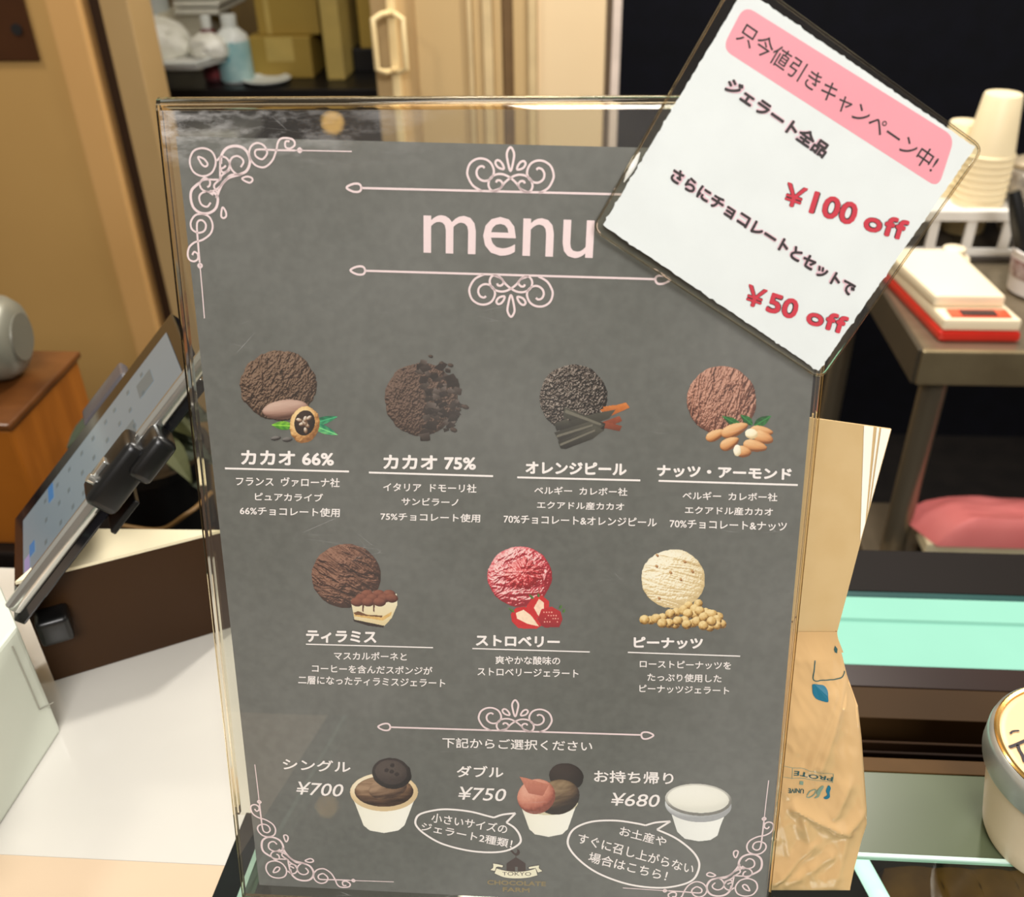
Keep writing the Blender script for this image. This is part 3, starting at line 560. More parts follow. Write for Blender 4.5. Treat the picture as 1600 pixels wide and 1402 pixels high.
# ================================================================== DISCOUNT CARD taped to the holder
card = thing('discount_card', 'white laminated discount card taped crookedly over the top right of the menu', 'card')
CO = .0042
cp_ = lambda p, o=CO + .0006: SP(p[0], p[1], o)
LAM = clear('laminate_film', (252, 252, 250), 0.05, 1.2, 1.5, haze=0.012)
def rounded(P, r, k=5):
    out = []; n = len(P); P = [np.array(p, float) for p in P]
    for i in range(n):
        a, b, c = P[i - 1], P[i], P[(i + 1) % n]; u = (a - b) / np.linalg.norm(a - b); v = (c - b) / np.linalg.norm(c - b)
        for s in range(k + 1):
            t = s / k; out.append((1 - t) ** 2 * (b + u * r) + 2 * t * (1 - t) * b + t * t * (b + v * r))
    return out
lamP = rounded([cp_(p) for p in ((926, 358), (1283, 592), (1536, 232), (1155, -44))], .0035)
for nm, o0, o1 in (('laminate_front', CO + .0009, CO + .0011), ('laminate_back', CO, CO + .0002)):
    bm = bmesh.new(); A = [bm.verts.new(S3(p[0], p[1], o0).tolist()) for p in lamP]; Bv = [bm.verts.new(S3(p[0], p[1], o1).tolist()) for p in lamP]
    bm.faces.new(A[::-1]); bm.faces.new(Bv)
    for i in range(len(lamP)): bm.faces.new((A[i], A[(i + 1) % len(lamP)], Bv[(i + 1) % len(lamP)], Bv[i]))
    bmo(nm, bm, LAM, card)
f = []   # raised sealed rim of the pouch
bm = bmesh.new()
tube(bm, [S3(p[0], p[1], CO + .0006).tolist() for p in lamP + lamP[:1]], .00042, 6, False); bmo('laminate_rim', bm, EDGE, card, True)
# paper with a torn, uneven edge
pr_ = [np.array(cp_(p)) for p in ((942, 352), (1279, 580), (1524, 230), (1163, -18))]; pp = []
rnd = random.Random(12)
for i in range(4):
    a, b = pr_[i], pr_[(i + 1) % 4]; t = (b - a) / np.linalg.norm(b - a); nn = np.array([t[1], -t[0]]); N_ = 90
    for k in range(N_): pp.append(a + (b - a) * k / N_ + nn * (rnd.gauss(0, .00009) + (.00035 if rnd.random() < .05 else 0)))
bm = bmesh.new(); A = [bm.verts.new(S3(p[0], p[1], CO + .0004).tolist()) for p in pp]; Bv = [bm.verts.new(S3(p[0], p[1], CO + .0006).tolist()) for p in pp]
bm.faces.new(A[::-1]); bm.faces.new(Bv)
for i in range(len(pp)): bm.faces.new((A[i], A[(i + 1) % len(pp)], Bv[(i + 1) % len(pp)], Bv[i]))
M_CARD = mat('card_paper', (226, 231, 235), .7, c2=(222, 227, 231), scale=60)
bmo('card_paper', bm, M_CARD, card)
M_PINK = mat('pink_print', (236, 156, 172), .6, c2=(234, 152, 168)); M_BLACKP = mat('black_print', (26, 16, 24), .6, c2=(30, 18, 28)); M_REDP = mat('red_print', (206, 40, 66), .6, c2=(198, 34, 60)); M_GLOW = mat('rose_print', (240, 200, 214), .6)
Pn = rounded([cp_(p) for p in ((1163, 8), (1492, 214), (1466, 294), (1128, 76))], .0035, 7)
fl = Flat(CO + .00064); fl.add(Pn, [tuple(range(len(Pn)))]); fl.build('pink_banner', M_PINK, card, 'rounded pink banner behind the headline')
c3 = lambda x, y: (1040 + x / 2.857, y / 2.857); c4 = lambda x, y: (900 + x / 3.333, 200 + y / 3.333)
def CT(s, BL, BR, TL, m, fat, k=0, nm='lettering', lab=None): return text(card, s, BL, BR, TL, CO + .00068 + k * .00006, m, fat, nm, lab or 'card lettering reading ' + s)
CT('只今値引きキャンペーン中!', c3(310, 175), c3(1180, 775), c3(358, 92), M_BLACKP, .00004)
for s, a, b, c_ in (('ジェラート全品', c3(254, 400), c3(700, 710), c3(296, 338)), ('さらにチョコレートとセットで', c4(482, 270), c4(1430, 885), c4(516, 200))):
    CT(s, a, b, c_, M_GLOW, .00052); CT(s, a, b, c_, M_BLACKP, .00022, 2)
for s, a, b, c_ in (('￥', c3(514, 909), c3(606, 939), c3(545, 812)), ('100', c3(636, 950), c3(838, 1012), c3(667, 850)), ('off', c3(875, 1025), c3(1063, 1078), c3(902, 934)),
                    ('￥', c4(867, 915), c4(967, 948), c4(900, 812)), ('50', c4(983, 955), c4(1140, 1003), c4(1014, 852)), ('off', c4(1190, 1018), c4(1395, 1080), c4(1218, 924))):
    k_ = .00028 if s != '￥' else .00014; CT(s, a, b, c_, M_BLACKP, k_ + .00022); CT(s, a, b, c_, M_REDP, k_, 2)
bm = bmesh.new(); q0 = np.array(cp_((975, 285))); q1 = np.array(cp_((1000, 238)))
tube(bm, [S3(*(q0 * (1 - t) + q1 * t), .0042).tolist() for t in np.linspace(0, 1, 8)], [.0002, .0005, .0009, .0011, .0012, .001, .0006, .0002], 8)
tag(bmo('glue_bead', bm, mat('glue', (250, 250, 248), .3), card, True))

# ================================================================== COUNTERTOP, DISPLAY CASE
M_WHITEC = mat('white_laminate', (186, 183, 176), .12, c2=(183, 180, 172), scale=3, spec=.5)
M_BEIGEC = mat('beige_laminate', (188, 167, 142), .3, c2=(184, 163, 138), scale=3)
bl0, bl1 = Pz(385, 1271), Pz(332, 1402); dv = (bl1 - bl0) / np.linalg.norm(bl1 - bl0)
def along(y): return bl0 + dv * ((y - bl0[1]) / dv[1])
kx = along(.0)[0]
ct = thing('countertop', 'glossy white shop counter under the tablet and the brown box', 'counter')
yb = Pz(20, 1336)[1]; yB = .205
bm = bmesh.new(); p_ = along(yb); prism(bm, [(-.75, yb), (p_[0], yb), (bl0[0], .040), (.11, .0385), (.11, yB), (-.75, yB)], -.03, 0, .0004); bmo('white_top', bm, M_WHITEC, ct)
bm = bmesh.new(); q_ = along(-.25); prism(bm, [(-.75, -.25), (q_[0], -.25), (p_[0], yb), (-.75, yb)], -.03, -.0003); bmo('beige_edge', bm, M_BEIGEC, ct)
bm = bmesh.new(); box(bm, -.75, -.10, -.1, yB - .01, -.9, -.031); bmo('counter_base', bm, mat('dark_counter_base', (46, 34, 26), .5), ct)
case = thing('glass_display_case', 'green tinted glass display case with a black side frame under the sign', 'display case')
M_BLK = mat('black_frame', (14, 20, 20), .12, c2=(8, 12, 12), scale=30, coat=.3); CG = clear('green_glass', (238, 247, 241), .01, 1.8, 1.5); M_GEDGE = mat('green_glass_edge', (140, 164, 148), .15, c2=(118, 146, 130), scale=90)
wv = np.array([dv[1], -dv[0], 0]); wv = -wv if wv[0] < 0 else wv
bar_w = .0105
bm = bmesh.new(); a = bl0 + wv * 0; b = along(-.25); prism(bm, [tuple(a[:2]), tuple(b[:2]), tuple((b + wv * bar_w)[:2]), tuple((a + wv * bar_w)[:2])], -.02, .0006, .0003); bmo('side_frame', bm, M_BLK, case)
bm = bmesh.new(); a2 = a + wv * bar_w; b2 = b + wv * bar_w; prism(bm, [tuple(a2[:2]), tuple(b2[:2]), tuple((b2 + wv * .0022)[:2]), tuple((a2 + wv * .0022)[:2])], -.012, .0004); bmo('glass_edge', bm, M_GEDGE, case)
a3 = a + wv * (bar_w + .0022); b3 = b + wv * (bar_w + .0022)
yg = Pz(1500, 1347)[1]
bm = bmesh.new(); prism(bm, [tuple(a3[:2]), tuple(b3[:2]), (.8, b3[1]), (.8, yg), (.11, yg), (.11, .0385)], -.008, 0.0); bmo('glass_top', bm, CG, case, False)
bm = bmesh.new(); box(bm, -.01, .8, -.0075, -.0045, -.010, -.0082); bmo('glass_joint', bm, M_GEDGE, case)
bm = bmesh.new(); box(bm, .111, .8, yg + .0002, yg + .0018, -.002, .0008); bmo('glass_back_edge', bm, mat('pale_glass_edge', (206, 232, 222), .1), case)
yp = Pz(1450, 1210)[1]; yr = Pz(1450, 1188)[1]
M_GPAN = mat('green_grey_glass', (78, 86, 64), .3, c2=(74, 82, 60), scale=4, spec=.3)
bm = bmesh.new(); box(bm, .111, .8, yg + .0020, yp, -.004, 0, .0004); bmo('rear_glass_panel', bm, M_GPAN, case)
bm = bmesh.new(); box(bm, .111, .8, yp + .0002, yr, -.012, .0005, .0004); bmo('brass_rail', bm, mat('brass_trim', (78, 54, 24), .6, c2=(66, 46, 20), spec=.15), case)
M_DK = mat('black_interior', (10, 7, 6), .6); M_BRN = mat('brown_frame', (60, 41, 20), .6, c2=(55, 38, 18), scale=5, spec=.12)
def zslab(name, v0, v1, z, th, m, x0=.1, x1=.95, u=1450, parent=None, bev=.0005):
    ya, yb_ = Pz(u, v0, z)[1], Pz(u, v1, z)[1]; bm = bmesh.new(); box(bm, x0, x1, min(ya, yb_), max(ya, yb_), z - th, z, bev); return bmo(name, bm, m, parent)
# well behind the glass top, then the brown sliding door frame and the lit shelf, all a little lower
bm = bmesh.new(); box(bm, .111, .95, yr + .0005, .42, -.40, -.36); bmo('case_floor', bm, M_DK, case)
bm = bmesh.new(); box(bm, .111, .95, yr + .0005, yr + .003, -.36, -.0125); bmo('case_back_wall', bm, M_DK, case)
zslab('door_rail', 1164, 1160, -.03, .02, mat('dark_rail', (44, 28, 14), .7, spec=.1), parent=case)
zslab('door_rail', 1180, 1176, -.03, .02, mat('dark_rail', (30, 18, 10), .7, spec=.1), parent=case)
zslab('door_frame', 1125, 1077, -.03, .05, M_BRN, parent=case)
zslab('door_frame', 1076, 1042, -.035, .05, mat('plum_frame', (44, 31, 27), .35, c2=(38, 26, 23), scale=6, spec=.15), parent=case)
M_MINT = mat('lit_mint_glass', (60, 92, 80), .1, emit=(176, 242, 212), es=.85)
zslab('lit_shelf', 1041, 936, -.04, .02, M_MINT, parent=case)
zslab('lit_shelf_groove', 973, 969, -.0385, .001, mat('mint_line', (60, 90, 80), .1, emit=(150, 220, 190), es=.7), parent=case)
zslab('lit_shelf_edge', 935, 927, -.04, .02, mat('dark_teal', (40, 74, 72), .2), parent=case)
zslab('upper_frame', 926, 862, -.04, .03, mat('dark_brown_frame', (18, 12, 9), .6, spec=.12), parent=case)
# sweets inside the case
inside = thing('sweet_tray', 'tray of brown chocolate sweets seen through the glass at the bottom right', 'tray')
bm = bmesh.new(); box(bm, .02, .6, -.20, .02, -.115, -.11, .001); bmo('tray', bm, mat('pale_tray', (126, 132, 108), .4), inside)
M_CHO = mat('chocolate', (150, 96, 40), .3, c2=(96, 56, 24), scale=30)
for k, w_ in enumerate(('first', 'second', 'third', 'fourth')):
    bm = bmesh.new(); lathe(bm, [(.020, 0), (.0245, .003), (.0248, .012), (.020, .022), (.010, .026)], (0, 0, 0), 20)
    o = bmo('caramel_cake', bm, M_CHO, None, True); q_ = Pz(1440 + 58 * k, 1395, -.09); o.location = (q_[0], q_[1], -.11); tag(o, w_ + ' golden brown cake inside the case, counted from the plastic pack to the right', 'cake', 'cakes in the glass case')
bm = bmesh.new(); tube(bm, [tuple(Pz(1345, 1348, -.06)), tuple(Pz(1395, 1440, -.06))], .0045, 12); tag(bmo('case_lamp', bm, mat('lit_tube', (230, 255, 245), .3, emit=(225, 255, 242), es=1.2), None, True), 'glowing white lamp tube inside the case, beside the plastic pack', 'lamp')
# ================================================================== PLASTIC PACK BEHIND THE SIGN
pack = thing('plastic_pack', 'beige plastic pack with teal print leaning behind the right edge of the sign', 'packet')
KO = -.012
kp = lambda p, o=KO: SP(p[0], p[1], o)
M_KRAFT = mat('kraft_film', (196, 168, 120), .42, c2=(192, 163, 114), scale=90); M_FILM = mat('glossy_beige_film', (208, 172, 122), .12, c2=(200, 163, 112), scale=14, coat=.9, spec=.8)
up_out = [kp(p) for p in ((1100, 640), (1265, 653), (1393, 671), (1352, 820), (1307, 992), (1318, 1020), (1100, 1020))]
bm = bmesh.new(); A = [bm.verts.new(S3(*p, KO).tolist()) for p in up_out]; Bv = [bm.verts.new(S3(*p, KO - .0012).tolist()) for p in up_out]
bm.faces.new(A); bm.faces.new(Bv[::-1])
for i in range(len(A)): bm.faces.new((A[i], Bv[i], Bv[(i + 1) % len(A)], A[(i + 1) % len(A)]))
bmo('upper_flap', bm, M_KRAFT, pack)
M_WS = mat('white_stripe', (246, 240, 224), .4); M_TANL = mat('tan_line', (196, 164, 116), .4)
kq = lambda p: SP(p[0], p[1], KO + .0003)
def kpoly(P, m, nm, d=0.0003):
    fl = Flat(KO + d); fl.add([SP(p[0], p[1], KO + d) for p in P], [tuple(range(len(P)))]); return fl.build(nm, m, pack)
kpoly([(1350, 665), (1365, 667), (1352, 818), (1344, 846)], M_WS, 'white_stripe'); kpoly([(1370, 668), (1374, 668.6), (1357, 795), (1355, 805)], M_WS, 'white_stripe'); kpoly([(1377, 669), (1392, 671), (1360, 788)], M_WS, 'white_stripe')
# lower bag: an inflated crumpled skin
P_R = [(1307, 990), (1322, 1052), (1339, 1100), (1345, 1150), (1349, 1205), (1353, 1262), (1353, 1285), (1345, 1310), (1334, 1352), (1327, 1386)]
rows = 110; cols = 80; bm = bmesh.new(); Gd = {}
lefts = [1130] * rows
vv = np.linspace(985, 1388, rows); rr = np.interp(vv, [p[1] for p in P_R], [p[0] for p in P_R])
FOLDS = [((1318, 1060), (1275, 1180), .0022, 7), ((1300, 1075), (1258, 1185), .0016, 6), ((1236, 1246), (1322, 1292), .0030, 8), ((1208, 1372), (1264, 1310), .0030, 9), ((1264, 1310), (1250, 1262), .0022, 8),
         ((1322, 1292), (1300, 1390), .0020, 8), ((1226, 1376), (1296, 1330), .0018, 10), ((1352, 1262), (1318, 1290), .0028, 7), ((1344, 1130), (1346, 1262), .0015, 5), ((1240, 1120), (1215, 1300), .0012, 12), ((1320, 1215), (1296, 1262), .0018, 8), ((1210, 1240), (1232, 1330), .0014, 9)]
def fold(u, v):
    t = 0
    for (x0, y0), (x1, y1), A_, w_ in FOLDS:
        dx, dy = x1 - x0, y1 - y0; q = max(0, min(1, ((u - x0) * dx + (v - y0) * dy) / (dx * dx + dy * dy))); t = max(t, A_ * math.exp(-(math.hypot(u - x0 - q * dx, v - y0 - q * dy, 3.5) - 3.5) / w_))
    return t
for side in (0, 1):
    for j in range(rows):
        for i in range(cols):
            s = i / (cols - 1); u = 1120 + (rr[j] - 1120) * s; a, h = SP(u, vv[j], KO)
            X_, Y_ = np.array([[s * 7]]), np.array([[j / rows * 7]])
            n1 = fbm(X_ * .8 + Y_ * .35, Y_ * .5, 5, 3)[0, 0]; n2 = 1 - abs(2 * fbm(X_ * .9 - Y_ * .9, Y_ * .7 + X_ * .3, 8, 3)[0, 0] - 1)
            edge = min(1, (1 - s) * 5) ** .6 * min(1, (rows - 1 - j) / 6.0) ** .6
            k = j / rows
            d = edge * (.0050 * math.sin(min(1, j / rows * 1.15) * math.pi) * (.7 + .5 * n1) + .0012 * n2 + fold(u, vv[j]))
            if side: d = -edge * .006
            elif k < .1: d *= k / .1
            Gd[side, i, j] = bm.verts.new(S3(a, h, KO + .0012 + d - (.0004 if side else 0)).tolist())
for side in (0, 1):
    for j in range(rows - 1):
        for i in range(cols - 1): bm.faces.new((Gd[side, i, j], Gd[side, i + 1, j], Gd[side, i + 1, j + 1], Gd[side, i, j + 1]))
bag = bmo('lower_bag', bm, M_FILM, pack, True); bag['label'] = 'glossy crumpled lower part of the pack'
from mathutils.bvhtree import BVHTree
_bv = BVHTree.FromObject(bag, bpy.context.evaluated_depsgraph_get())
def drape(o, lift=.00035):
    for v in o.data.vertices:
        r = _bv.ray_cast(v.co + Vector(UN.tolist()) * .03, Vector((-UN).tolist()))
        if r[0] is not None: v.co = r[0] + Vector(UN.tolist()) * lift
M_TEAL = mat('teal_print', (22, 104, 128), .5, c2=(18, 96, 120)); M_TEALD = mat('dark_teal_print', (44, 84, 84), .5); M_TEALL = mat('faded_teal_print', (120, 140, 120), .5)
c8 = lambda x, y: (1180 + x / 3.488, 1000 + y / 3.488)
leafp = [c8(*p) for p in catmull([(298, 206), (330, 205), (360, 212), (376, 235), (376, 262), (375, 288), (345, 287), (315, 278), (298, 255), (296, 230)], True, 3)]
drape(kpoly(leafp, M_TEAL, 'teal_leaf_print'))
drape(kpoly([c8(*p) for p in ((430, 20), (443, 38), (440, 60), (428, 55), (423, 40))], M_TEALD, 'teal_print'))
kst = lambda P, wd, nm, m: drape(stroke([(P, False)], nm, m, pack, KO + .0003, kq, wd))
kst([c8(*p) for p in ((314, 84), (308, 130), (304, 184), (360, 184), (420, 184), (460, 182), (476, 168), (480, 155))], .0004, 'teal_line', M_TEALD)
for P in (((130, 622), (250, 640), (400, 668)), ((130, 684), (250, 694), (402, 718)), ((402, 668), (402, 690), (398, 718)), ((180, 628), (180, 655), (178, 690))): kst([c8(*p) for p in P], .0002, 'teal_line', M_TEALL)
def ktext(s, BL, BR, TL, m, fat=.00006): drape(text(pack, s, c8(*BL), c8(*BR), c8(*TL), KO + .0003, m, fat, label='upside down print reading ' + s))
ktext('PROTE', (400, 686), (190, 646), (396, 712), M_TEALD); ktext('UNIVE', (246, 752), (160, 742), (244, 778), M_TEALD)
drape(kpoly([c8(*p) for p in catmull([(352, 806), (372, 790), (364, 765), (378, 735), (390, 750), (384, 775), (386, 800), (368, 814)], True, 3)], M_TEAL, 'teal_flame_print'))
drape(kpoly([c8(*p) for p in catmull([(300, 806), (325, 800), (338, 770), (352, 745), (346, 735), (322, 752), (312, 780), (318, 790)], True, 3)], M_TEALL, 'faded_print'))
drape(stroke([([c8(*p) for p in ((262, 790), (280, 765), (310, 758), (300, 785), (275, 800), (258, 795))], False)], 'faded_print', M_TEALL, pack, KO + .0003, kq, .0005))
drape(kpoly([c8(*p) for p in ((222, 706), (242, 709), (240, 730), (220, 727))], M_TEALL, 'faded_print'))

# ================================================================== TAKEAWAY CUP, front right
CC = Pz(1698, 1172, .058); CC[2] = 0
gcup = thing('gelato_cup', 'cream paper gelato cup with a gold lid and silver ring at the right edge', 'cup', tuple(CC))
M_CUP = mat('cream_card', (226, 208, 178), .4, c2=(221, 202, 171), scale=30); M_SIL = mat('silver_ring', (216, 218, 212), .32, .7, c2=(190, 194, 190), scale=8); M_GOLD = mat('gold_rim', (214, 170, 96), .2, .8)
M_LID = mat('peach_lid', (222, 186, 140), .45, c2=(218, 181, 134), scale=20)
bm = bmesh.new(); lathe(bm, [(.0235, 0), (.0255, .0008), (.027, .004), (.0285, .012), (.031, .026), (.0335, .040), (.0345, .048)], n=72); bmo('body', bm, M_CUP, gcup, True)
bm = bmesh.new(); lathe(bm, [(.0345, .0432), (.0362, .0436), (.0368, .046), (.0368, .0545), (.0362, .0572), (.0350, .0584), (.0345, .0575)], n=96); bmo('ring', bm, M_SIL, gcup, True)
bm = bmesh.new(); lathe(bm, [(.0338, .0560), (.0350, .0588), (.0343, .0594), (.0330, .0590), (.0325, .0575)], n=96); bmo('rim', bm, M_GOLD, gcup, True)
bm = bmesh.new(); lathe(bm, [(.0328, .050), (.0330, .0578), (.0322, .0584), (.0300, .0583)], n=96); bmo('lid', bm, M_LID, gcup, True)
zl = .0588
def lidpt(x, y): p = Pz(1180 + x / 3.488, 1000 + y / 3.488, zl); return (p[0], p[1])
Vv, Ff = [], []
for P, ww in (([(1390, 512), (1405, 498), (1440, 495)], [.0006, .0014, .0004]), ([(1384, 585), (1420, 572), (1465, 552), (1520, 530)], [.0016, .0011, .0012, .0016]), ([(1432, 572), (1440, 600), (1455, 625), (1470, 668)], [.0010, .0013, .0014, .0016]), ([(1500, 545), (1480, 600), (1500, 640)], .0012)):
    V_, F_ = ribbon2(catmull([lidpt(*p) for p in P], False, 6), float(np.mean(ww))); b_ = len(Vv); Vv += [(v[0] - CC[0], v[1] - CC[1], zl) for v in V_]; Ff += [tuple(b_ + i for i in q) for q in F_]
me = bpy.data.meshes.new('lettering'); me.from_pydata(Vv, [], Ff); link('lettering', me, M_BLACKP, gcup)['label'] = 'black brush strokes on the lid'

# ================================================================== LEFT: CASH BOX, BROWN BOX, TABLET
def npoly(bm, P, z0, z1, bev=0.0): prism(bm, P, z0, z1, bev)
wc = Pz(95, 1145); hW = .073
e1 = np.array([-.10, -.995]); e2 = np.array([-.83, .56]); e2 = e2 / np.linalg.norm(e2)
e2 = np.array([-.30, .954])
wb = thing('white_box', 'white plastic box with a seam at the left edge of the counter', 'box')
bot = Pz(0, 1292); e1 = (bot - wc)[:2]; e1 = e1 / np.linalg.norm(e1)
tl_ = Pz(18, 896, hW); tr_ = Pz(50, 968, hW); e2 = (tl_ - tr_)[:2]; e2 /= np.linalg.norm(e2); base_ = wc[:2]
M_WB = mat('white_plastic', (196, 201, 187), .4, c2=(192, 197, 183), scale=6); M_SEAM = mat('grey_seam', (150, 148, 136), .5)
Pw = [base_, base_ + e1 * .16, base_ + e1 * .16 + e2 * .16 + np.array([-.1, 0]), base_ + e2 * .07]
bm = bmesh.new(); prism(bm, Pw, 0.0004, hW, .002); bmo('body', bm, M_WB, wb)
nw = np.array([-e1[1], e1[0]]); nw = nw if nw[0] > 0 else -nw
def onface(u, v, d=.0003):
    r_ = ray(u, v); n3 = np.array([nw[0], nw[1], 0]); o = np.array([base_[0], base_[1], 0]) + n3 * d
    return tuple(CAM + r_ * (((o - CAM) @ n3) / (r_ @ n3)))
for P in (((19, 1010), (40, 1058), (62, 1109)), ((62, 1109), (83, 1098))):
    bm = bmesh.new(); tube(bm, [onface(*p) for p in P], .0003, 6); bmo('seam', bm, M_SEAM, wb)
bb = thing('brown_box', 'dark brown box with a cream top under the tablet arm', 'box')
B0, B1 = Pz(85, 1065), Pz(352, 984); hB = .068
ed = (B1 - B0)[:2]; ed /= np.linalg.norm(ed); nb = np.array([-ed[1], ed[0]])
B1x = B0[:2] + ed * .155; yk = Pz(250, 826, hB)[1]
tk = (yk - B0[1]) / ed[1]; Pb = [B0[:2], B0[:2] + ed * tk, Pz(118, 826, hB)[:2]]
def sloped(P, H0, H1):
    bm = bmesh.new(); lo = [bm.verts.new((p[0], p[1], h)) for p, h in zip(P, H0)]; hi = [bm.verts.new((p[0], p[1], h)) for p, h in zip(P, H1)]
    bm.faces.new(lo[::-1]); bm.faces.new(hi)
    for i in range(len(P)): bm.faces.new((lo[i], lo[(i + 1) % len(P)], hi[(i + 1) % len(P)], hi[i]))
    return bm
HB = [.070, .068, .068]
bm = sloped(Pb, [.0004] * 3, [h - .002 for h in HB]); bmo('body', bm, mat('dark_brown_panel', (58, 38, 20), .45, c2=(48, 31, 17), scale=5, spec=.12), bb)
bm = sloped(Pb, [h - .0018 for h in HB], HB); bmo('top_panel', bm, mat('cream_panel', (244, 232, 196), .35), bb)
tab3 = np.array([[-0.25, 0.569, 0.001], [-0.403, 0.467, -0.169], [-0.319, 0.314, -0.152], [-0.166, 0.417, 0.018]])
sT = .6; TA, TB, TC, TD = [CAM + sT * (q - CAM) for q in tab3]
ax = (TA - TB) / np.linalg.norm(TA - TB); ay = (TC - TB); ay -= ax * (ay @ ax); ay /= np.linalg.norm(ay); an = np.cross(ax, ay)
if an @ (CAM - TA) < 0: an = -an
tc_ = (TA + TB + TC + TD) / 4; hx, hy = np.linalg.norm(TA - TB) / 2, np.linalg.norm(TC - TB) / 2
tab = thing('tablet', 'black framed tablet with a pale blue screen held over the counter', 'tablet')
TP = lambda s, t, n: tc_ + ax * (s * hx) + ay * (t * hy) + an * n
bm = bmesh.new(); obb(bm, tc_ - an * .003, ax, ay, an, hx, hy, .003, .0012); bmo('body', bm, mat('black_glass', (20, 20, 24), .08, coat=.4), tab)
def tq(P, n, nm, m):
    me = bpy.data.meshes.new(nm); me.from_pydata([TP(s, t, n).tolist() for s, t in P], [], [tuple(range(len(P)))]); return link(nm, me, m, tab)
tq([(-.88, -.68), (.90, -.68), (.90, .70), (-.88, .70)], .0003, 'screen', mat('pale_screen', (60, 66, 70), .1, emit=(150, 162, 166), es=.45))
MS = mat('screen_grey', (60, 66, 68), .2, emit=(120, 132, 134), es=.4); MSB = mat('screen_blue', (40, 60, 90), .2, emit=(60, 120, 170), es=.6); MSP = mat('screen_lilac', (90, 80, 110), .2, emit=(150, 140, 176), es=.6)
tq([(.50, -.35), (.66, -.35), (.66, .0), (.50, .0)], .0005, 'screen_mark', MS); tq([(.22, .22), (.40, .22), (.40, .62), (.22, .62)], .0005, 'screen_mark', MS)
rnd = random.Random(5)
for k in range(26):
    s, t = -.62 + (k % 9) * .145 + rnd.uniform(-.02, .02), -.5 + (k // 9) * .42; tq([(s, t), (s + .03, t), (s + .03, t + .09), (s, t + .09)], .0005, 'screen_mark', MS)
tq([(-.80, .05), (-.74, .05), (-.74, .28), (-.80, .28)], .0006, 'screen_mark', MSB); tq([(-.86, .2), (-.80, .2), (-.80, .7), (-.86, .7)], .0006, 'screen_mark', MSP); tq([(-.56, -.65), (-.50, -.65), (-.50, -.3), (-.56, -.3)], .0006, 'screen_mark', MSB)
arm = thing('tube_stand', 'chrome tube stand with a black clamp holding the tablet', 'stand')
M_CHR = mat('chrome', (214, 214, 208), .15, .85); M_RUB = mat('black_plastic', (16, 16, 16), .35, c2=(10, 10, 10))
o_ = ay * .002 + an * .0045
p0, p1 = TC + o_ + ax * .008, TD + o_ + ax * .03
bm = bmesh.new(); tube(bm, [tuple(p0), tuple(p1)], .0042, 20); bmo('tube', bm, M_CHR, arm, True)
mid = p0 + (p1 - p0) * .50
bm = bmesh.new(); obb(bm, mid + ay * .006 + an * .001, ax, ay, an, .018, .0105, .008, .004); bmo('clamp', bm, M_RUB, arm, True)
bm = bmesh.new(); obb(bm, mid + ax * .016 + ay * .010 - an * .004, ax, ay, an, .012, .010, .006, .004); bmo('clamp_jaw', bm, M_RUB, arm, True)
bm = bmesh.new(); obb(bm, mid - ax * .004 + ay * .006 + an * .0095, ax, ay, an, .006, .003, .0012, .0006); bmo('clamp_plate', bm, M_CHR, arm, True)
bm = bmesh.new(); tube(bm, [tuple(mid - ax * .008 + ay * .010 + an * .008), tuple(mid - ax * .008 + ay * .010 + an * .0125)], .0022, 14); bmo('clamp_knob', bm, M_CHR, arm, True)
foot_ = p0 + ax * .012 + ay * .008
d_ = ray(84, 962); nf = np.array([ed[1], -ed[0], 0]); jp = CAM + d_ * (((np.array([B0[0], B0[1], 0]) - CAM) @ nf) / (d_ @ nf)) + nf * .0075
bm = bmesh.new(); obb(bm, jp, (ed[0], ed[1], 0), nf, (0, 0, 1), .008, .007, .008, .003); bmo('lower_joint', bm, M_RUB, arm, True)
bm = bmesh.new(); obb(bm, tc_ - ay * (hy + .011) - an * .002 + ax * .012, ax, ay, an, .019, .010, .003, .002); bmo('upper_jaw', bm, mat('grey_plastic', (84, 80, 84), .3), arm, True)
bm = bmesh.new(); obb(bm, tc_ - an * .010, ax, ay, an, .010, hy + .008, .0015, .001); bmo('back_bracket', bm, M_RUB, arm)

# ================================================================== LEFT BACK: CABINET, WOODEN BOX, ROLL, PLANT
cab = tag(link('side_cabinet', bpy.data.meshes.new('side_cabinet')), 'dark cabinet behind the counter under the wooden box', 'cabinet')
bm = bmesh.new(); box(bm, -1.1, -.29, .36, .51, -.95, -.12, .003); bm.to_mesh(cab.data); bm.free(); cab.data.materials.append(mat('dark_wood', (24, 16, 10), .5, c2=(16, 10, 7)))
wbx = thing('wooden_box', 'orange brown wooden box with a dark lid behind the tablet', 'box')
bm = bmesh.new(); box(bm, -.62, -.306, .372, .49, -.12, -.006, .003); bmo('body', bm, mat('orange_wood', (150, 88, 26), .35, c2=(128, 72, 18), scale=8, stretch=(1, 6, 1)), wbx)
bm = bmesh.new(); box(bm, -.625, -.303, .369, .493, -.006, 0, .002); bmo('lid', bm, mat('dark_lid', (92, 54, 22), .3, c2=(66, 36, 14)), wbx)
rl = thing('grey_roll', 'grey metallic roll lying on the wooden box at the left edge', 'roll')
rc = np.array([-.328, .447, .036]); ra = np.array([-1, -.12, 0]); ra /= np.linalg.norm(ra)
Rq = Vector((0, 0, 1)).rotation_difference(Vector(ra.tolist()))
bm = bmesh.new(); lathe(bm, [(.020, -.006), (.029, -.002), (.034, .006), (.035, .014), (.035, .24)], tuple(rc), 48, Rq.to_matrix()); bmo('sleeve', bm, mat('grey_metal', (132, 130, 116), .38, .35, c2=(120, 118, 104)), rl, True)
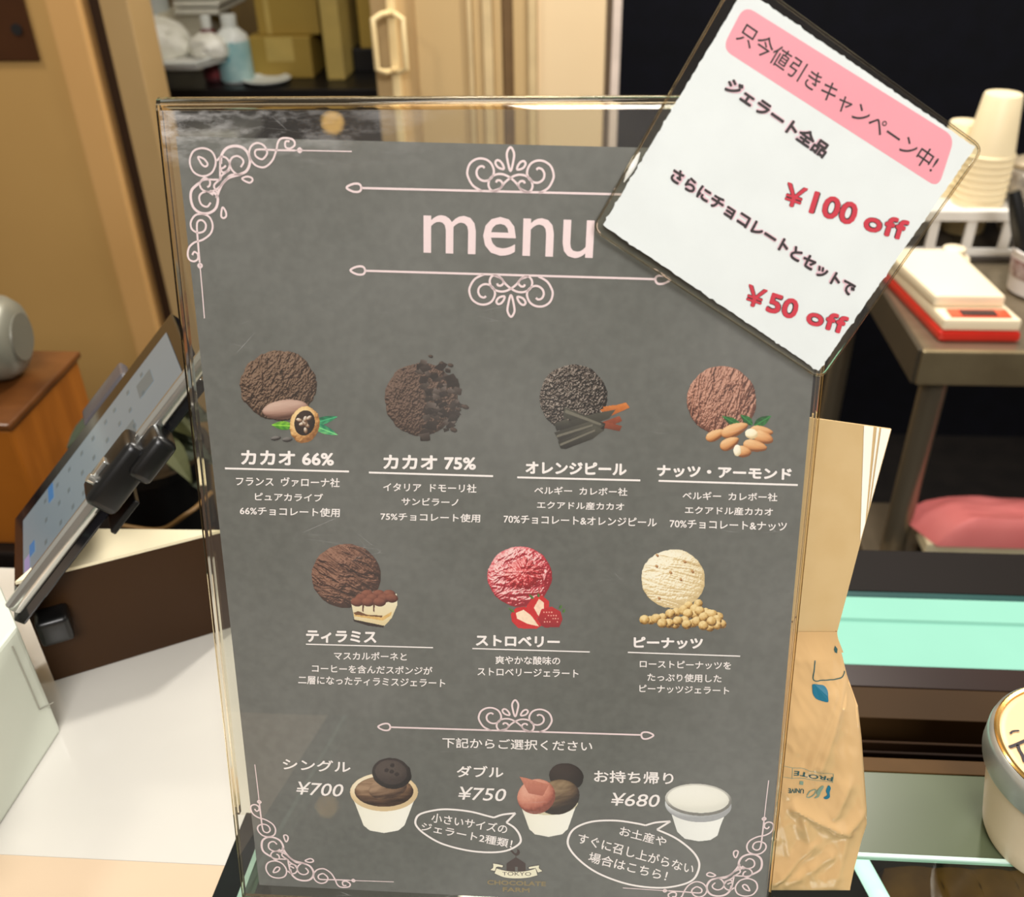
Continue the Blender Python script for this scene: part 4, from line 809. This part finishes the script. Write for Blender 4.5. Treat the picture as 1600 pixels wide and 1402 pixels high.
bm = bmesh.new(); lathe(bm, [(.006, -.0075), (.0195, -.0072), (.0200, -.005)], tuple(rc), 32, Rq.to_matrix()); bmo('end_cap', bm, mat('grey_cap', (112, 110, 98), .4, .3), rl, True)
# plant
pl = thing('potted_plant', 'small dark leafy plant in a black pot between tablet and sign', 'plant')
pc_ = Py(262, 800, .40)
bm = bmesh.new(); lathe(bm, [(.03, -.12), (.036, -.118), (.044, -.05), (.047, -.048), (.047, -.04), (.042, -.04), (.040, -.055)], (pc_[0], pc_[1], 0), 32); bmo('pot', bm, M_RUB, pl, True)
rnd = random.Random(3); ML = mat('dark_leaf', (30, 40, 14), .75, c2=(24, 32, 10), scale=40); ML2 = mat('olive_leaf', (66, 68, 28), .75, c2=(60, 64, 24), scale=40)
for k in range(26):
    a = rnd.uniform(0, 6.28); r0 = rnd.uniform(.02, .05); h0 = rnd.uniform(-.05, .02); L_ = rnd.uniform(.03, .05); t = np.array([math.cos(a), math.sin(a), rnd.uniform(-.3, .5)]); s_ = np.cross(t, [0, 0, 1]); s_ /= np.linalg.norm(s_)
    b_ = np.array([pc_[0], pc_[1], h0]) + np.array([math.cos(a), math.sin(a), 0]) * r0 * .4; vs = []; 
    for q in np.linspace(0, 1, 7):
        c_ = b_ + t * L_ * q + np.array([0, 0, -.02 * q * q]); w_ = .010 * math.sin(max(.04, q) ** .8 * math.pi * .97); vs += [(c_ - s_ * w_).tolist(), (c_ + np.array([0, 0, -.002])).tolist(), (c_ + s_ * w_).tolist()]
    fs = []; 
    for q in range(6): fs += [(3 * q, 3 * q + 1, 3 * q + 4, 3 * q + 3), (3 * q + 1, 3 * q + 2, 3 * q + 5, 3 * q + 4)]
    me = bpy.data.meshes.new('leaf'); me.from_pydata(vs, [], fs); link('leaf', me, ML2 if k % 4 == 0 else ML, pl)
bm = bmesh.new(); tube(bm, [tuple(p) for p in catmull([Py(190, 822, .33), Py(250, 828, .33), Py(290, 805, .33), Py(310, 790, .34), Py(330, 770, .36)], False, 8)], .0018, 8)
tag(bmo('cable', bm, mat('tan_cable', (120, 90, 48), .4), None, True), 'thin tan cable curving in front of the dark plant', 'cable')

# ================================================================== WALLS, FLOOR
def struct(name, bm, m, parent=None): o = bmo(name, bm, m, parent); o['kind'] = 'structure'; return o
bm = bmesh.new(); box(bm, -3.2, 3.2, -2.6, 3.2, -1.0, -.95); struct('floor', bm, mat('dark_floor', (26, 22, 20), .5, c2=(18, 15, 14)))
bm = bmesh.new(); box(bm, -3.2, 3.2, 3.0, 3.1, -.95, 2.0); struct('wall_back', bm, mat('tan_wall', (112, 90, 48), .7))
bm = bmesh.new(); box(bm, -3.2, 3.2, -2.6, -2.5, -.95, 2.0); struct('wall_front', bm, mat('warm_wall', (150, 132, 112), .7))
# left golden wall with a dark jamb strip and a tan post, standing at y = 1.2
yw = 1.2
ge = Py(126, 0, yw)[0]; g2 = Py(152, 0, yw)[0]; g3 = Py(188, 0, yw)[0]
M_GOLDW = mat('golden_wall', (182, 144, 84), .6, c2=(174, 136, 77), scale=3)
bm = bmesh.new(); box(bm, -3.2, ge - .05, yw, yw + .06, -.95, 1.2, .002); wl = struct('wall_left', bm, M_GOLDW)
bm = bmesh.new(); box(bm, ge - .048, ge, yw - .01, yw + .06, -.95, 1.2, .004); bmo('door_casing', bm, mat('golden_trim', (200, 156, 98), .4, c2=(192, 148, 90), scale=3), wl)
bm = bmesh.new(); box(bm, ge + .001, g2, yw + .02, yw + .06, -.95, 1.2); struct('trim_1', bm, mat('dark_gap', (52, 32, 16), .5))
bm = bmesh.new(); box(bm, g2 + .001, g3 + .01, yw - .0, yw + .08, -.95, 1.2, .003); struct('trim_2', bm, mat('tan_post', (170, 142, 98), .4, c2=(162, 134, 90), scale=4))
pa, pb = Py(-10, 95, yw - .004), Py(62, 95, yw - .004)
plt = thing('strike_plate', 'dark brown metal plate with a hole on the golden wall', 'plate')
bm = bmesh.new(); box(bm, pb[0] - .075, pb[0], yw - .005, yw, pb[2], pb[2] + .16, .001); bmo('plate', bm, mat('bronze_plate', (74, 42, 18), .4, .3), plt)
ph_ = Py(26, 46, yw - .006); bm = bmesh.new(); tube(bm, [(ph_[0], yw - .007, ph_[2]), (ph_[0], yw - .0045, ph_[2])], .008, 16); bmo('hole', bm, M_DK, plt)
# cream partition panels at y = 1.5
yc = 1.5
part = thing('cream_partition', 'cream sliding partition with vertical mouldings behind the sign', 'partition')
def colm(u0, u1, m, nm, y0=yc, y1=yc + .04, bev=.002):
    bm = bmesh.new(); box(bm, Py(u0, 0, yc)[0], Py(u1, 0, yc)[0], y0, y1, -.95, 1.0, bev); return bmo(nm, bm, m, part)
mt1 = mat('tan_panel', (206, 176, 126), .5, c2=(200, 170, 120), scale=3); mt2 = mat('light_tan', (222, 196, 148), .45); mt3 = mat('brown_groove', (140, 112, 74), .6); mt4 = mat('cream_panel_board', (238, 212, 170), .5, c2=(234, 207, 164), scale=3); mt5 = mat('pale_post', (236, 218, 204), .3); mt6 = mat('grey_groove', (130, 112, 90), .5)
colm(575, 645, mt1, 'panel', yc + .01); colm(646, 728, mt1, 'panel'); colm(729, 736, mt2, 'moulding', yc - .008); colm(737, 752, mt1, 'moulding', yc - .003); colm(753, 768, mt2, 'moulding', yc - .008)
colm(769, 782, mt1, 'moulding'); colm(783, 800, mt3, 'groove', yc + .015); colm(801, 824, mt1, 'panel', yc - .004); colm(825, 838, mt2, 'moulding', yc - .010); colm(839, 948, mt4, 'panel'); colm(949, 957, mt6, 'groove', yc + .01); colm(958, 972, mt5, 'end_post', yc - .01)
hd = thing('door_handle', 'cream long D shaped door handle above the top edge of the sign', 'handle')
hx0, hx1, hx2 = Py(587, 60, yc - .03), Py(609, 60, yc - .03), Py(633, 60, yc - .03); zt, zb = Py(610, 22, yc - .03)[2], Py(610, 112, yc - .03)[2]
M_HD = mat('cream_metal', (240, 216, 164), .25, c2=(230, 204, 150))
bm = bmesh.new(); box(bm, hx1[0] - .006, hx1[0] + .008, yc - .012, yc + .012, -.9, .9, .003); bmo('mullion', bm, M_HD, hd)
for k, (xa, nm) in enumerate(((hx0[0], 'loop'), (hx2[0], 'loop'))):
    bm = bmesh.new(); xs = hx1[0] + .002; tube(bm, [(xs, yc - .014, zt), ((xs + xa) / 2, yc - .035, zt), (xa, yc - .040, zt - .006), (xa, yc - .040, (zt + zb) / 2), (xa, yc - .040, zb + .006), ((xs + xa) / 2, yc - .035, zb), (xs, yc - .014, zb)], .0048, 12); bmo(nm, bm, M_HD, hd, True)
# dark wall on the right
bm = bmesh.new(); box(bm, Py(973, 0, 1.7)[0], 3.0, 1.9, 1.96, -.95, 1.4); struct('wall_right', bm, mat('navy_wall', (8, 9, 19), .8, c2=(5, 6, 13), spec=.2))
# ================================================================== BACK SHELF WITH CLUTTER, left of the sign's top
ys = 1.9
sh = thing('back_shelf', 'black shelf unit in the back gap left of the partition', 'shelf')
M_SHB = mat('black_shelf', (20, 18, 18), .4)
zS = Py(330, 130, ys)[2]
zL = Py(245, 240, ys - .05)[2]
for z_ in (zS, zL):
    bm = bmesh.new(); box(bm, -1.0, -.28, ys - .06, ys + .45, z_ - .02, z_, .002); bmo('board', bm, M_SHB, sh)
bm = bmesh.new(); box(bm, -1.0, -.28, ys + .20, ys + .22, -.95, zS - .021); bmo('back_panel', bm, M_SHB, sh)
def bottle(name, label, u, vb, vt, y, rad, m, mc, ml, group=None, hl=(.25, .7)):
    b_ = Py(u, vb, y); t_ = Py(u, vt, y); H = t_[2] - zS
    t = thing(name, label, 'bottle', (b_[0], y, zS), group)
    bm = bmesh.new(); lathe(bm, [(rad * .9, .001), (rad, .006), (rad, H * .62), (rad * .92, H * .70), (rad * .5, H * .80), (rad * .4, H * .82)], n=32); bmo('body', bm, m, t, True)
    bm = bmesh.new(); lathe(bm, [(rad * .42, H * .80), (rad * .45, H * .81), (rad * .45, H * .99), (rad * .38, H)], n=24); bmo('cap', bm, mc, t, True)
    bm = bmesh.new(); lathe(bm, [(rad * 1.01, H * hl[0]), (rad * 1.015, H * hl[0] + .001), (rad * 1.015, H * hl[1] - .001), (rad * 1.01, H * hl[1])], n=32); bmo('label_wrap', bm, ml, t, True)
    return t
W_PL = mat('white_bottle', (232, 236, 230), .3)
b1_ = bottle('detergent_bottle', 'white bottle with a teal label beside the cardboard boxes', 373, 128, 22, ys + .02, .036, W_PL, W_PL, mat('pale_teal_label', (176, 206, 204), .4, c2=(140, 184, 186), scale=25), hl=(.04, .62))
me = bpy.data.meshes.new('teal_triangle'); H_ = .13
tri = []; 
for (a, z) in ((-.55, .085), (.35, .085), (-.05, .045)): tri.append((.0372 * math.sin(a), -.0372 * math.cos(a), z))
me.from_pydata(tri, [], [(0, 2, 1)]); link('teal_triangle', me, mat('teal_mark', (30, 140, 160), .4), b1_)
bottle('sauce_bottle', 'smaller bottle with a dark red label and white cap beside the white bottle', 338, 126, 24, ys + .03, .024, mat('dark_red_plastic', (110, 60, 62), .3), W_PL, mat('red_label', (150, 60, 62), .4, c2=(90, 44, 50), scale=30), hl=(.08, .5))
pdx = Py(405, 122, ys - .02); bm = bmesh.new(); lathe(bm, [(.030, .0006), (.045, .004), (.052, .010), (.050, .011), (.042, .006), (.004, .004)], (pdx[0] + .01, ys - .0, zS), 32); tag(bmo('white_dish', bm, W_PL, None, True), 'small white dish in front of the cardboard boxes, right of the teal bottle', 'dish')
tr = thing('white_tray', 'white tray with turned up rim overhanging the back shelf', 'tray')
tz = Py(280, 100, ys - .10)[2]; xa, xb = Py(190, 100, ys - .10)[0], Py(306, 100, ys - .10)[0]
bm = bmesh.new(); prism(bm, [(xa - .1, ys - .10), (xb, ys - .10), (xb + .05, ys + .02), (xa - .1, ys + .12)], tz - .012, tz, .003); bmo('base', bm, mat('white_tray', (228, 228, 222), .35), tr)
bm = bmesh.new(); tube(bm, [(xa - .1, ys - .10, tz), (xb, ys - .10, tz), (xb + .05, ys + .02, tz + .004)], .005, 8); bmo('rim', bm, W_PL, tr, True)
for q_, (x_, y_, zz) in enumerate([(xa + .03, ys + .18, tz - .012), (xa - .02, ys + .18, tz - .012)]): pass
M_BAG = mat('white_film', (250, 250, 240), .35, c2=(234, 233, 218), scale=30, bump=.6, bscale=40)
def crumple(name, label, c, r, sq, seed, cat='bag', m=M_BAG):
    bm = bmesh.new(); bmesh.ops.create_icosphere(bm, subdivisions=4, radius=1)
    for v in bm.verts:
        p = v.co; n = fbm(np.array([[p.x * 1.6 + 9]]), np.array([[p.y * 1.6 + p.z * 1.3 + 4]]), seed, 4)[0, 0]; rg = 1 - abs(2 * n - 1)
        v.co = Vector((p.x * sq[0], p.y * sq[1], max(p.z, -.35) * sq[2])) * (r * (.72 + .5 * rg))
    zm = min(v.co.z for v in bm.verts)
    o = bmo(name, bm, m, None, True); o.location = (c[0], c[1], c[2] - zm); return tag(o, label, cat)
crumple('plastic_bag', 'crumpled white plastic bag lying on the white tray', (xa + .02, ys - .01, tz + .0005), .08, (1.1, .7, .62), 3)
crumple('plastic_bag', 'second crumpled bag, nearer the small bottle, on the white tray', (xb + .005, ys - .03, tz + .0005), .04, (.9, .8, .75), 8)
pst = Py(300, 12, ys + .2)
M_PAP = mat('paper_stack', (214, 208, 184), .6, c2=(190, 182, 156), scale=3)
bm = bmesh.new(); box(bm, Py(262, 0, ys + .2)[0], Py(335, 0, ys + .2)[0], ys + .12, ys + .3, zS + .0005, Py(300, 22, ys + .12)[2], .003); bks = tag(bmo('paper_carton', bm, M_PAP), 'pale carton behind the crumpled bags, under the paper trays', 'carton')
zz0 = Py(300, 22, ys + .12)[2] + .001
for k in range(4):
    bm = bmesh.new(); x0_, x1_ = Py(268, 0, ys + .1)[0], Py(338, 0, ys + .1)[0]; box(bm, x0_, x1_ + .004 * (k % 2), ys + .10, ys + .30, zz0 + k * .016, zz0 + k * .016 + .012, .003)
    tag(bmo('paper_tray', bm, mat('white_card', (222, 220, 204), .5), None), ('lowest', 'second lowest', 'third lowest', 'topmost')[k] + ' flat white tray in the stack above the crumpled bags', 'tray', 'stacked paper trays on the carton')
jx = Py(222, 0, ys + .15)[0]
jr = thing('storage_jar', 'pale jar with a red base band at the top left of the shelf', 'jar', (jx, ys + .17, zS))
bm = bmesh.new(); lathe(bm, [(.045, .001), (.048, .01), (.048, .20), (.04, .22)], n=32); bmo('body', bm, mat('pale_jar', (206, 212, 210), .2), jr, True)
bm = bmesh.new(); lathe(bm, [(.0485, .088), (.049, .09), (.049, .10), (.0485, .102)], n=32); bmo('band', bm, mat('red_band', (150, 66, 50), .4), jr, True)
zl2 = zL
px_ = Py(245, 232, ys - .04)
bm = bmesh.new(); box(bm, px_[0] - .14, Py(372, 232, ys - .05)[0], ys - .05, ys + .15, zl2 + .0005, zl2 + .045, .003); tag(bmo('paper_pack', bm, mat('white_pack', (232, 234, 230), .4)), 'white paper pack on the lower black shelf beside the sign', 'paper')
# cardboard boxes
M_CB = mat('mustard_cardboard', (166, 138, 58), .6, c2=(158, 130, 52), scale=5); M_CBL = mat('mustard_light', (196, 170, 92), .6)
def carton(u0, u1, vb, vt, y, dep, label, side=True):
    a, b = Py(u0, vb, y), Py(u1, vb, y); z1 = Py(u0, vt, y)[2]; t = thing('cardboard_box', label, 'box')
    bm = bmesh.new(); box(bm, a[0], b[0], y, y + dep, zS + .0006, z1, .003); bmo('body', bm, M_CB, t)
    bm = bmesh.new(); box(bm, (a[0] + b[0]) / 2 - .03, (a[0] + b[0]) / 2 + .03, y - .0008, y - .0001, z1 - .05, z1 - .0005); bmo('tape', bm, M_CBL, t)
    return z1
z1_ = carton(398, 492, 133, 58, ys + .04, .3, 'mustard cardboard box, lower one of the stack')
bm = bmesh.new(); a, b = Py(396, 0, ys + .06), Py(494, 0, ys + .06); t = thing('cardboard_box', 'mustard cardboard box standing on top of the stack', 'box'); box(bm, a[0], b[0], ys + .06, ys + .36, z1_ + .0006, z1_ + .2, .003); bmo('body', bm, M_CB, t)
bm = bmesh.new(); box(bm, a[0] + .02, a[0] + .03, ys + .0592, ys + .0599, z1_ + .002, z1_ + .19); bmo('tape', bm, M_CBL, t)
t = thing('cardboard_box', 'tall narrow mustard carton right of the stack', 'box'); a, b = Py(497, 0, ys + .02), Py(526, 0, ys + .02); bm = bmesh.new(); box(bm, a[0], b[0], ys + .02, ys + .32, zS + .0006, zS + .32, .003); bmo('body', bm, M_CBL, t)
t = thing('cardboard_box', 'olive carton half hidden beside the cream door handle', 'box'); a, b = Py(556, 0, ys + .1), Py(590, 0, ys + .1); bm = bmesh.new(); box(bm, a[0], b[0], ys + .1, ys + .4, zS + .05, zS + .32, .003); bmo('body', bm, M_CB, t); bm = bmesh.new(); box(bm, a[0] - .02, b[0], ys + .1, ys + .4, zS + .0006, zS + .0495, .003); bmo('base', bm, M_SHB, t)

# ================================================================== STEEL TABLE AND WHAT STANDS ON IT
zt_ = -.10
stl = thing('steel_table', 'stainless steel work table with round legs at the right', 'table')
M_ST = mat('stainless', (150, 138, 116), .30, .75, c2=(138, 126, 104), scale=4, stretch=(1, 12, 1)); M_STE = mat('stainless_edge', (166, 150, 116), .35, .7, c2=(150, 134, 102))
fx, fy = Pz(1441, 548, zt_)[:2]; kx0 = Pz(1380, 456, zt_)[0]
xL = fx - .0; yF = fy; yBk = Pz(1420, 400, zt_)[1] + .12
bm = bmesh.new(); box(bm, xL, xL + 1.0, yF, yBk, zt_ - .008, zt_, .002); bmo('top', bm, M_ST, stl)
bm = bmesh.new(); box(bm, xL, xL + 1.0, yF - .004, yF + .004, zt_ - .040, zt_ + .001, .002); bmo('front_lip', bm, M_STE, stl)
bm = bmesh.new(); box(bm, xL - .004, xL + .002, yF, yBk, zt_ - .040, zt_ + .001, .001); bmo('side_lip', bm, mat('dark_steel', (84, 76, 62), .4, .5), stl)
zsf = -.40
yS1 = Pz(1400, 786, zsf)[1]
for x_, y_ in ((xL + .035, yF + .035), (xL + .02, yBk - .04), (xL + .92, yF + .035), (xL + .92, yBk - .04)):
    bm = bmesh.new(); tube(bm, [(x_, y_, zt_ - .010), (x_, y_, -.949)], .015, 24); bmo('leg', bm, M_ST, stl, True)
bm = bmesh.new(); box(bm, xL - .0, xL + 1.0, yF - .015, yS1, zsf - .035, zsf, .002); bmo('lower_shelf', bm, mat('shelf_steel', (118, 106, 88), .4, .2), stl)
# cream board and pink cloth
cbx = Pz(1442, 862, zsf + .02); 
bd = tag(link('cream_board', bpy.data.meshes.new('cream_board')), 'cream cutting board under the pink cloth on the lower shelf', 'board')
ya_, yb2 = Pz(1450, 868, zsf + .05)[1], Pz(1450, 790, zsf + .05)[1]
blk = thing('black_crate', 'low black crate under the cream board', 'crate')
y868 = Pz(1445, 868, -.33)[1]; x868 = Pz(1445, 868, -.33)[0]
yA = yF - .012
zb_ = None
# find the height at which the cloth front edge lines up above the shelf front
def z_at(u, v, y): return Py(u, v, y)[2]
zbd0, zbd1 = z_at(1450, 868, yA), z_at(1450, 850, yA); zcl = z_at(1450, 772, yA + .12)
xbd = Py(1446, 860, yA)[0]
bm = bmesh.new(); dC = Pz(1450, 774, zbd1 + .03)[1] - yA; box(bm, xbd, xbd + .5, yA, yA + dC, zbd0, zbd1, .002); bm.to_mesh(bd.data); bm.free(); bd.data.materials.append(mat('cream_board', (236, 222, 184), .4, c2=(226, 210, 170)))
bm = bmesh.new(); box(bm, xbd + .01, xbd + .49, yA + .012, yA + dC - .01, min(zsf + .0005, zbd0 - .01), zbd0 - .0005, .002); bmo('body', bm, M_DK, blk)
bm = bmesh.new(); n_x, n_y = 40, 24; Gc = {}
for k in (0, 1):
    for i in range(n_x + 1):
        for j in range(n_y + 1):
            s, t = i / n_x, j / n_y; ed_ = min(1, min(s, 1 - s) * 12, min(t, 1 - t) * 9) ** .5
            x = xbd - .02 + .03 * (1 - t) + s * .47; y = yA - .006 + t * dC; nn_ = fbm(np.array([[s * 5]]), np.array([[t * 3]]), 4, 3)[0, 0]
            Gc[k, i, j] = bm.verts.new((x, y, zbd1 + .001 + (ed_ * (.030 + .016 * nn_) if k else 0)))
for k in (0, 1):
    for i in range(n_x):
        for j in range(n_y): bm.faces.new((Gc[k, i, j], Gc[k, i + 1, j], Gc[k, i + 1, j + 1], Gc[k, i, j + 1]))
bmesh.ops.remove_doubles(bm, verts=bm.verts, dist=.0001)
tag(bmo('pink_cloth', bm, mat('pink_cloth', (236, 132, 128), .6, c2=(226, 118, 116), scale=12), None, True), 'folded salmon pink cloth on the cream board under the steel table', 'cloth')
# kitchen scale
s0, s1 = Pz(1468, 528, zt_), Pz(1590, 530, zt_)
sc_ = thing('kitchen_scale', 'red and white kitchen scale on the steel table', 'scale')
xs0, xs1, yss = Pz(1466, 535, zt_)[0], Pz(1592, 535, zt_)[0], Pz(1500, 535, zt_)[1]; dpt = .17
M_RED = mat('red_plastic', (196, 40, 28), .3); M_CRW = mat('cream_plastic', (240, 226, 196), .3, c2=(236, 220, 188), scale=4)
Pr = lambda i: [(xs0 + i, yss + i), (xs1 - i, yss + i), (xs1 - .02 - i, yss + dpt - i), (xs0 - .02 + i, yss + dpt - i)]
bm = bmesh.new(); prism(bm, Pr(0), zt_ + .0005, zt_ + .012, .004); bmo('base', bm, M_RED, sc_)
bm = bmesh.new(); prism(bm, Pr(.002), zt_ + .0125, zt_ + .026, .004); bmo('body', bm, M_CRW, sc_)
Pq = [(xs0 - .002, yss + .032), (xs1 - .012, yss + .032), (xs1 - .022, yss + dpt), (xs0 - .022, yss + dpt)]
bm = bmesh.new(); prism(bm, Pq, zt_ + .0265, zt_ + .040, .004); bmo('pan', bm, M_CRW, sc_)
bm = bmesh.new(); box(bm, xs0 + .010, xs1 - .012, yss + .006, yss + .026, zt_ + .0262, zt_ + .0275, .0005); bmo('control_strip', bm, mat('orange_red', (232, 90, 60), .3), sc_)
bm = bmesh.new(); box(bm, xs0 + .022, xs1 - .026, yss + .008, yss + .022, zt_ + .0276, zt_ + .0285, .0003); bmo('display', bm, mat('dark_display', (52, 34, 36), .2), sc_)
# small jar of cream stuff behind the scale, and a cork
pz_ = Pz(1480, 436, zt_); t = thing('small_pot', 'small cream pot behind the scale on the steel table', 'pot', (pz_[0], pz_[1], zt_))
bm = bmesh.new(); lathe(bm, [(.016, .0006), (.018, .003), (.020, .028), (.018, .030)], n=24); bmo('body', bm, M_CRW, t, True); bm = bmesh.new(); lathe(bm, [(.012, .0295), (.014, .031), (.013, .040), (.008, .042)], n=20); bmo('lid', bm, M_CRW, t, True)
# white plastic rack
yR = Pz(1450, 405, zt_)[1]
rk = thing('white_rack', 'white slatted plastic rack at the back of the steel table', 'rack')
zR0, zR1 = zt_ + .006, z_at(1500, 327, yR); xR0 = Py(1380, 400, yR)[0]; M_RK = mat('white_rack', (228, 224, 216), .4)
bm = bmesh.new(); box(bm, xR0, xR0 + .8, yR - .01, yR + .20, zt_ + .0005, zR0, .001); bmo('base', bm, mat('dark_base', (70, 64, 58), .4), rk)
for y_ in (yR, yR + .18):
    bm = bmesh.new(); box(bm, xR0, xR0 + .8, y_ - .006, y_ + .006, zR1 - .014, zR1, .002); bmo('rim', bm, M_RK, rk)
    bm = bmesh.new(); box(bm, xR0, xR0 + .8, y_ - .006, y_ + .006, zR0, zR0 + .008, .002); bmo('rim', bm, M_RK, rk)
for y_ in (yR, yR + .18):
    for k in range(18):
        x = xR0 + .01 + k * .045; bm = bmesh.new(); box(bm, x - .006, x + .006, y_ - .003, y_ + .003, zR0 + .008, zR1 - .014, .001); bmo('slat', bm, M_RK, rk)
bm = bmesh.new(); box(bm, xR0, xR0 + .8, yR + .01, yR + .17, zR1 - .012, zR1 - .008, .001); bmo('shelf', bm, M_RK, rk)
for k in range(5):
    x = xR0 + .05 + k * .075; t = thing('spice_jar', ('leftmost', 'second', 'middle', 'fourth', 'rightmost')[k] + ' pale jar inside the white rack, counted from the left', 'jar', (x, yR + .09, zR0), 'jars inside the white rack')
    bm = bmesh.new(); lathe(bm, [(.026, .0006), (.028, .004), (.028, .05), (.022, .058)], n=20); bmo('body', bm, mat('jar_glass', (206, 186, 140) if k % 2 else (232, 226, 206), .3), t, True)
    bm = bmesh.new(); lathe(bm, [(.023, .0585), (.024, .060), (.024, .070), (.022, .072)], n=20); bmo('lid', bm, M_CRW, t, True)
# nested paper cups, two stacks
M_PC = mat('paper_cup', (240, 224, 186), .45, c2=(236, 218, 178), scale=6)
def cups(u, vtop, y, rad, n, lab, grp, dz):
    x = Py(u, 300, y)[0]; zt2 = z_at(u, vtop, y); H = .075; z0 = zR1 - .0075
    bm = bmesh.new(); lathe(bm, [(rad, 0), (rad * 1.06, .0012), (rad * 1.06, .004), (rad * .99, .0048), (rad * .74, H - .002), (rad * .70, H)], n=32)
    me = None
    for k in range(n):
        if me is None: o = bmo('paper_cup', bm, M_PC, None, True); me = o.data
        else: o = bpy.data.objects.new('paper_cup', me); COL.objects.link(o)
        o.location = (x, y, z0 + k * dz); w_ = 'lowest' if k == 0 else 'topmost' if k == n - 1 else ('second', 'third', 'fourth', 'fifth', 'sixth', 'seventh')[k - 1] + ' from the bottom'; tag(o, lab + ', ' + w_, 'cup', grp)
cups(1530, 210, yR + .05, .030, 8, 'upside down cream paper cup in the tall stack on the rack', 'tall stack of paper cups', .0085)
cups(1484, 262, yR + .09, .026, 3, 'cream paper cup in the low stack beside the laminated card corner', 'low stack of paper cups', .008)
# clear jar and tub at the far right
x = Py(1596, 300, yR + .07)[0]; t = thing('glass_jar', 'clear glass jar with a metal lid at the right edge on the rack', 'jar', (x, yR + .07, zR1 - .0075))
bm = bmesh.new(); lathe(bm, [(.026, .0006), (.030, .004), (.032, .02), (.030, .034), (.024, .040)], n=32); bmo('body', bm, mat('clear_jar', (186, 178, 164), .1, .3, c2=(110, 100, 88), scale=40), t, True)
bm = bmesh.new(); lathe(bm, [(.022, .0402), (.024, .0415), (.023, .046), (.012, .052), (.004, .053)], n=32); bmo('lid', bm, mat('metal_lid', (196, 180, 152), .3, .5), t, True)
pz2 = Pz(1590, 440, zt_)
t = thing('measuring_tub', 'white tub with brown lettering band beside the scale at the right edge', 'tub', (pz2[0] + .012, pz2[1] - .03, zt_))
bm = bmesh.new(); lathe(bm, [(.030, .0006), (.034, .003), (.038, .05), (.0395, .0508), (.0395, .053), (.037, .0535), (.034, .012), (.004, .010)], n=36); bmo('body', bm, mat('white_tub', (226, 220, 214), .35), t, True)
bm = bmesh.new(); lathe(bm, [(.0362, .022), (.0366, .0225), (.0386, .042), (.0384, .043)], n=36); bmo('band', bm, mat('brown_band', (126, 84, 78), .4, c2=(210, 200, 196), scale=60), t, True)
bm = bmesh.new(); tube(bm, [(-.015, 0, .014), (-.035, .01, .075), (-.05, .02, .115)], [.010, .011, .007], 12); bmo('scoop_handle', bm, M_RUB, t, True)
bm = bmesh.new(); box(bm, -.01, .02, -.0392, -.0378, .026, .032); bmo('blue_tape', bm, mat('blue_tape', (70, 110, 190), .4), t)
# grey block under the tub

# small warm lamp of the shop, seen only as its reflection in the acrylic
bm = bmesh.new(); bmesh.ops.create_uvsphere(bm, u_segments=20, v_segments=12, radius=.032); o = bmo('wall_lamp', bm, mat('warm_bulb', (255, 210, 130), .4, emit=(255, 200, 110), es=6), None, True); o.location = (-.59, -2.4, 1.01); tag(o, 'small round warm lamp behind the camera, mirrored in the acrylic above the menu', 'lamp')
